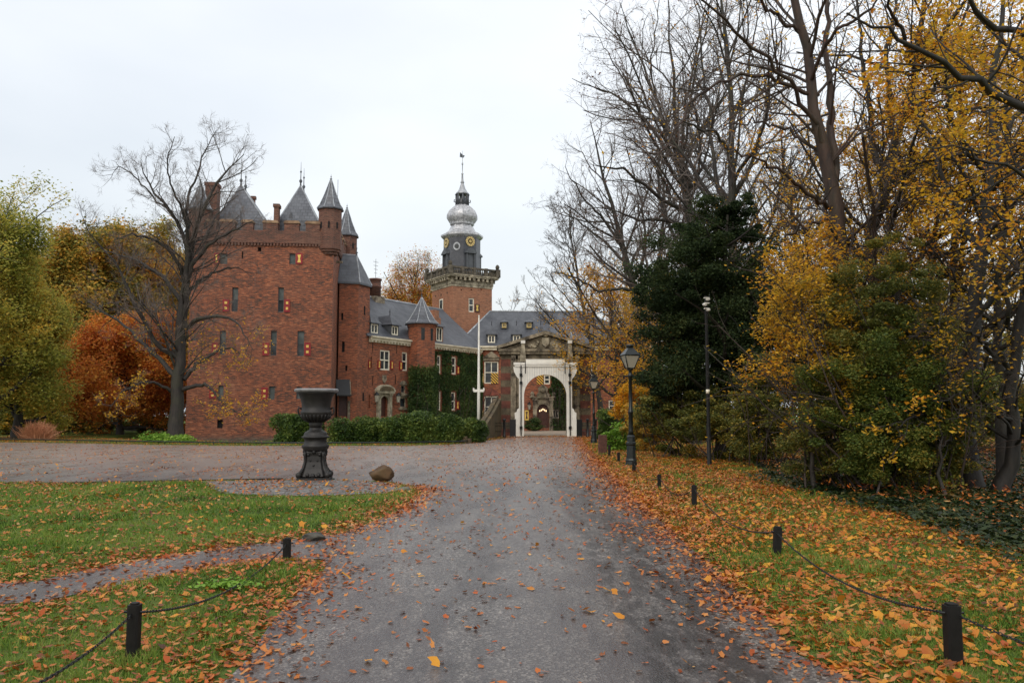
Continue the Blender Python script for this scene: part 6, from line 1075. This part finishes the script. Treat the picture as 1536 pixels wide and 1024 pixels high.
clump_tree('yew_tree', 'large dark green yew standing behind the black camera pole', 1085, 31.5, 9.4, .3, [((0, 0, 5.4), (2.9, 2.4, 4.2), 170, 80000), ((-1.5, 0, 6.3), (2.2, 1.8, 2.6), 80, 30000), ((2.0, .2, 4.6), (2.2, 1.9, 3.3), 90, 34000), ((-1.5, -.2, 3.4), (2.1, 1.9, 2.6), 80, 28000), ((-.6, 0, 8.6), (1.3, 1.2, 1.5), 44, 9000), ((.9, 0, 9.0), (1.1, .9, 1.4), 34, 6500)], 'lf_yew', .10, 71, nl=26, spread=3.9, cs=.24)
def olive(label, px, py_top, Y, wpx, n, mat, seed, size=.085, name='hazel_shrub', ncl=110, cs=.2, shell=.3, ry=None):
    h = tz(py_top, Y); rx = wpx/2*Y/F; return shrub(name, label, 'shrub', (xat(px, Y), Y, h*.52), (rx, ry or rx*.8, h*.5), n, size, M[mat], seed, ncl, zbase=gz(xat(px, Y), Y), cs=cs, shell=shell)
olive('olive leafed shrub between the camera pole and the tall hazel thicket', 1150, 520, 25.5, 130, 26000, 'lf_olive', 81, .09)
olive('dark leafy shrub filling the foot of the yew behind the camera pole', 1105, 590, 28.5, 190, 34000, 'lf_olive', 99, .095)
olive('dark olive shrub between the near lamp post and the camera pole', 1020, 560, 31, 140, 26000, 'lf_olive', 82, .11)
olive('tall thick olive green hazel in front of the big brown trunk', 1330, 350, 17.2, 230, 110000, 'lf_olive', 83, .062, ncl=380, cs=.15, shell=.15)
olive('lower green hazel thicket in front of the tall one, reaching the ivy', 1335, 480, 16.6, 270, 100000, 'lf_hazel', 88, .06, ncl=300, cs=.17, shell=.15)
olive('dark green thicket far right between the trunks at the end of the ivy', 1560, 560, 30, 330, 30000, 'lf_olive', 89, .11)
olive('distant olive thicket behind the right hand trunks', 1450, 585, 48, 260, 26000, 'lf_olive', 90, .16)
olive('low olive thicket at the foot of the tall hazel', 1250, 590, 17.6, 170, 30000, 'lf_olive', 84, .07)
olive('dark low thicket between the two right hand trunks', 1400, 560, 16.8, 120, 26000, 'lf_olive', 85, .07)
olive('rounded olive yellow shrub just behind the near lamp post', 975, 600, 36, 90, 15000, 'lf_ochre', 86, .12)
shrub('orange_shrub', 'orange leafed shrub seen between the two street lamps', 'shrub', (xat(950, 45), 45, 2.1), (1.0, 1.0, 2.0), 9000, .15, M['lf_yellow'], 87, 50)
# yellow young trees
def spray(name, label, px, Y, h, r, nl, spread, seed, mat='lf_yellow', per=6, size=.085, first=.25, up=.2, keep=None, lean=(0, 0), sp=.06, n2=(7, 8)):
    rng = np.random.default_rng(seed); x = xat(px, Y); L = auto_limbs((x, Y, gz(x, Y)), h, r, nl, spread, rng, first, lean, up)
    lv = [dict(n=n2[0], lf=.5, thick=1, a=(25, 60), s=5, w=.14, up=(0, 0, .0), k=4, rm=.008), dict(n=n2[1], lf=.5, a=(25, 60), s=4, w=.18, up=(0, 0, -.15), k=3, rm=.004, lm=.3)]
    return limbs_to_tree(name, label, 'tree', L, lv, seed, M['bark'], M['twig'], (M[mat], per, size, sp, keep, .7))
spray('hornbeam_tree', 'young tree with bright yellow leaf sprays left of the tall hazel', 1218, 17.3, 4.9, .05, 18, 1.15, 91, per=7, first=.38, up=.12)
spray('hornbeam_tree', 'second young yellow leafed tree behind the bright sprays', 1258, 19.5, 5.9, .05, 12, 1.2, 92, per=6, first=.6, up=.2)
spray('hornbeam_tree', 'yellow leafed sapling in front of the right hand trunks', 1405, 15.6, 3.3, .035, 8, 1.2, 93, per=1, first=.35, up=.1)
spray('lime_tree', 'yellow green leafed tree behind the farther street lamp by the hall', 925, 60, 12, .22, 20, 4.5, 94, per=5, size=.19, first=.2, up=.2, sp=.25, n2=(8, 9))
spray('lime_tree', 'yellow leafed tree filling the gap between near lamp post and yew', 985, 47, 8.5, .16, 18, 3.2, 95, per=5, size=.15, first=.15, up=.15, sp=.2, n2=(8, 9))
spray('lime_tree', 'sparse yellow tree showing through the limbs right of the yew', 1220, 34, 14, .14, 22, 4.8, 96, per=3, size=.13, first=.3, up=.45, sp=.12)
spray('maple_tree', 'airy golden tree rising behind the tall hazel', 1345, 24, 10.5, .12, 24, 3.6, 98, per=4, size=.1, first=.25, up=.3, sp=.1, n2=(8, 9))
spray('maple_tree', 'tall golden maple between the two dark right hand trunks', 1500, 20, 11.8, .13, 30, 3.6, 104, per=7, size=.095, first=.22, up=.25, sp=.1, n2=(8, 9))
spray('maple_tree', 'golden leafed maple above the olive hazel near the slanting tree', 1400, 21.5, 12, .12, 26, 3.0, 105, per=6, size=.095, first=.38, up=.3, sp=.1, n2=(8, 9))
spray('maple_tree', 'golden tree behind the maple filling the upper right', 1440, 26, 13.5, .2, 30, 5.2, 97, per=7, size=.11, first=.2, up=.3, sp=.12, n2=(8, 9))
# background on the right
bg1 = leafy('oak_tree', 'far olive tree behind the yellow trees right of the hall', 1010, 85, 15, .4, 20, 7, 101, [('lf_olive', 1)], (7, 8), 20, .32, .5, .12, .1)
copies(bg1, [(1150, 75, .9, 1), (1290, 80, .85, 2), (1420, 70, .7, 3), (1560, 85, .8, 4), (1700, 75, .9, 5)], ['far olive tree behind the yew', 'far olive tree behind the big brown trunk', 'far olive tree seen between the right hand trunks', 'far olive tree past the right edge trunk', 'far olive tree just outside the right edge'])
b1 = bare('bare_tree', 'bare tree in the gap right of the yew top', 1205, 60, 19, .3, 16, 7, 102, .6, .3, (M['lf_yellow'], 1, .15, .1, lambda p, rng: rng.random(len(p)) < .5, .3), lv=[dict(n=6, lf=.42, thick=1, a=(22, 55), s=6, w=.13, up=(0, 0, .3), k=4, rm=.015), dict(n=6, lf=.5, a=(22, 55), s=5, w=.17, up=(0, 0, .2), k=3, rm=.008), dict(n=4, lf=.55, a=(20, 50), s=4, w=.18, k=3, rm=.005)]); copies(b1, [(1420, 52, .8, 2)], ['bare tree far behind the slanting double stemmed tree'])
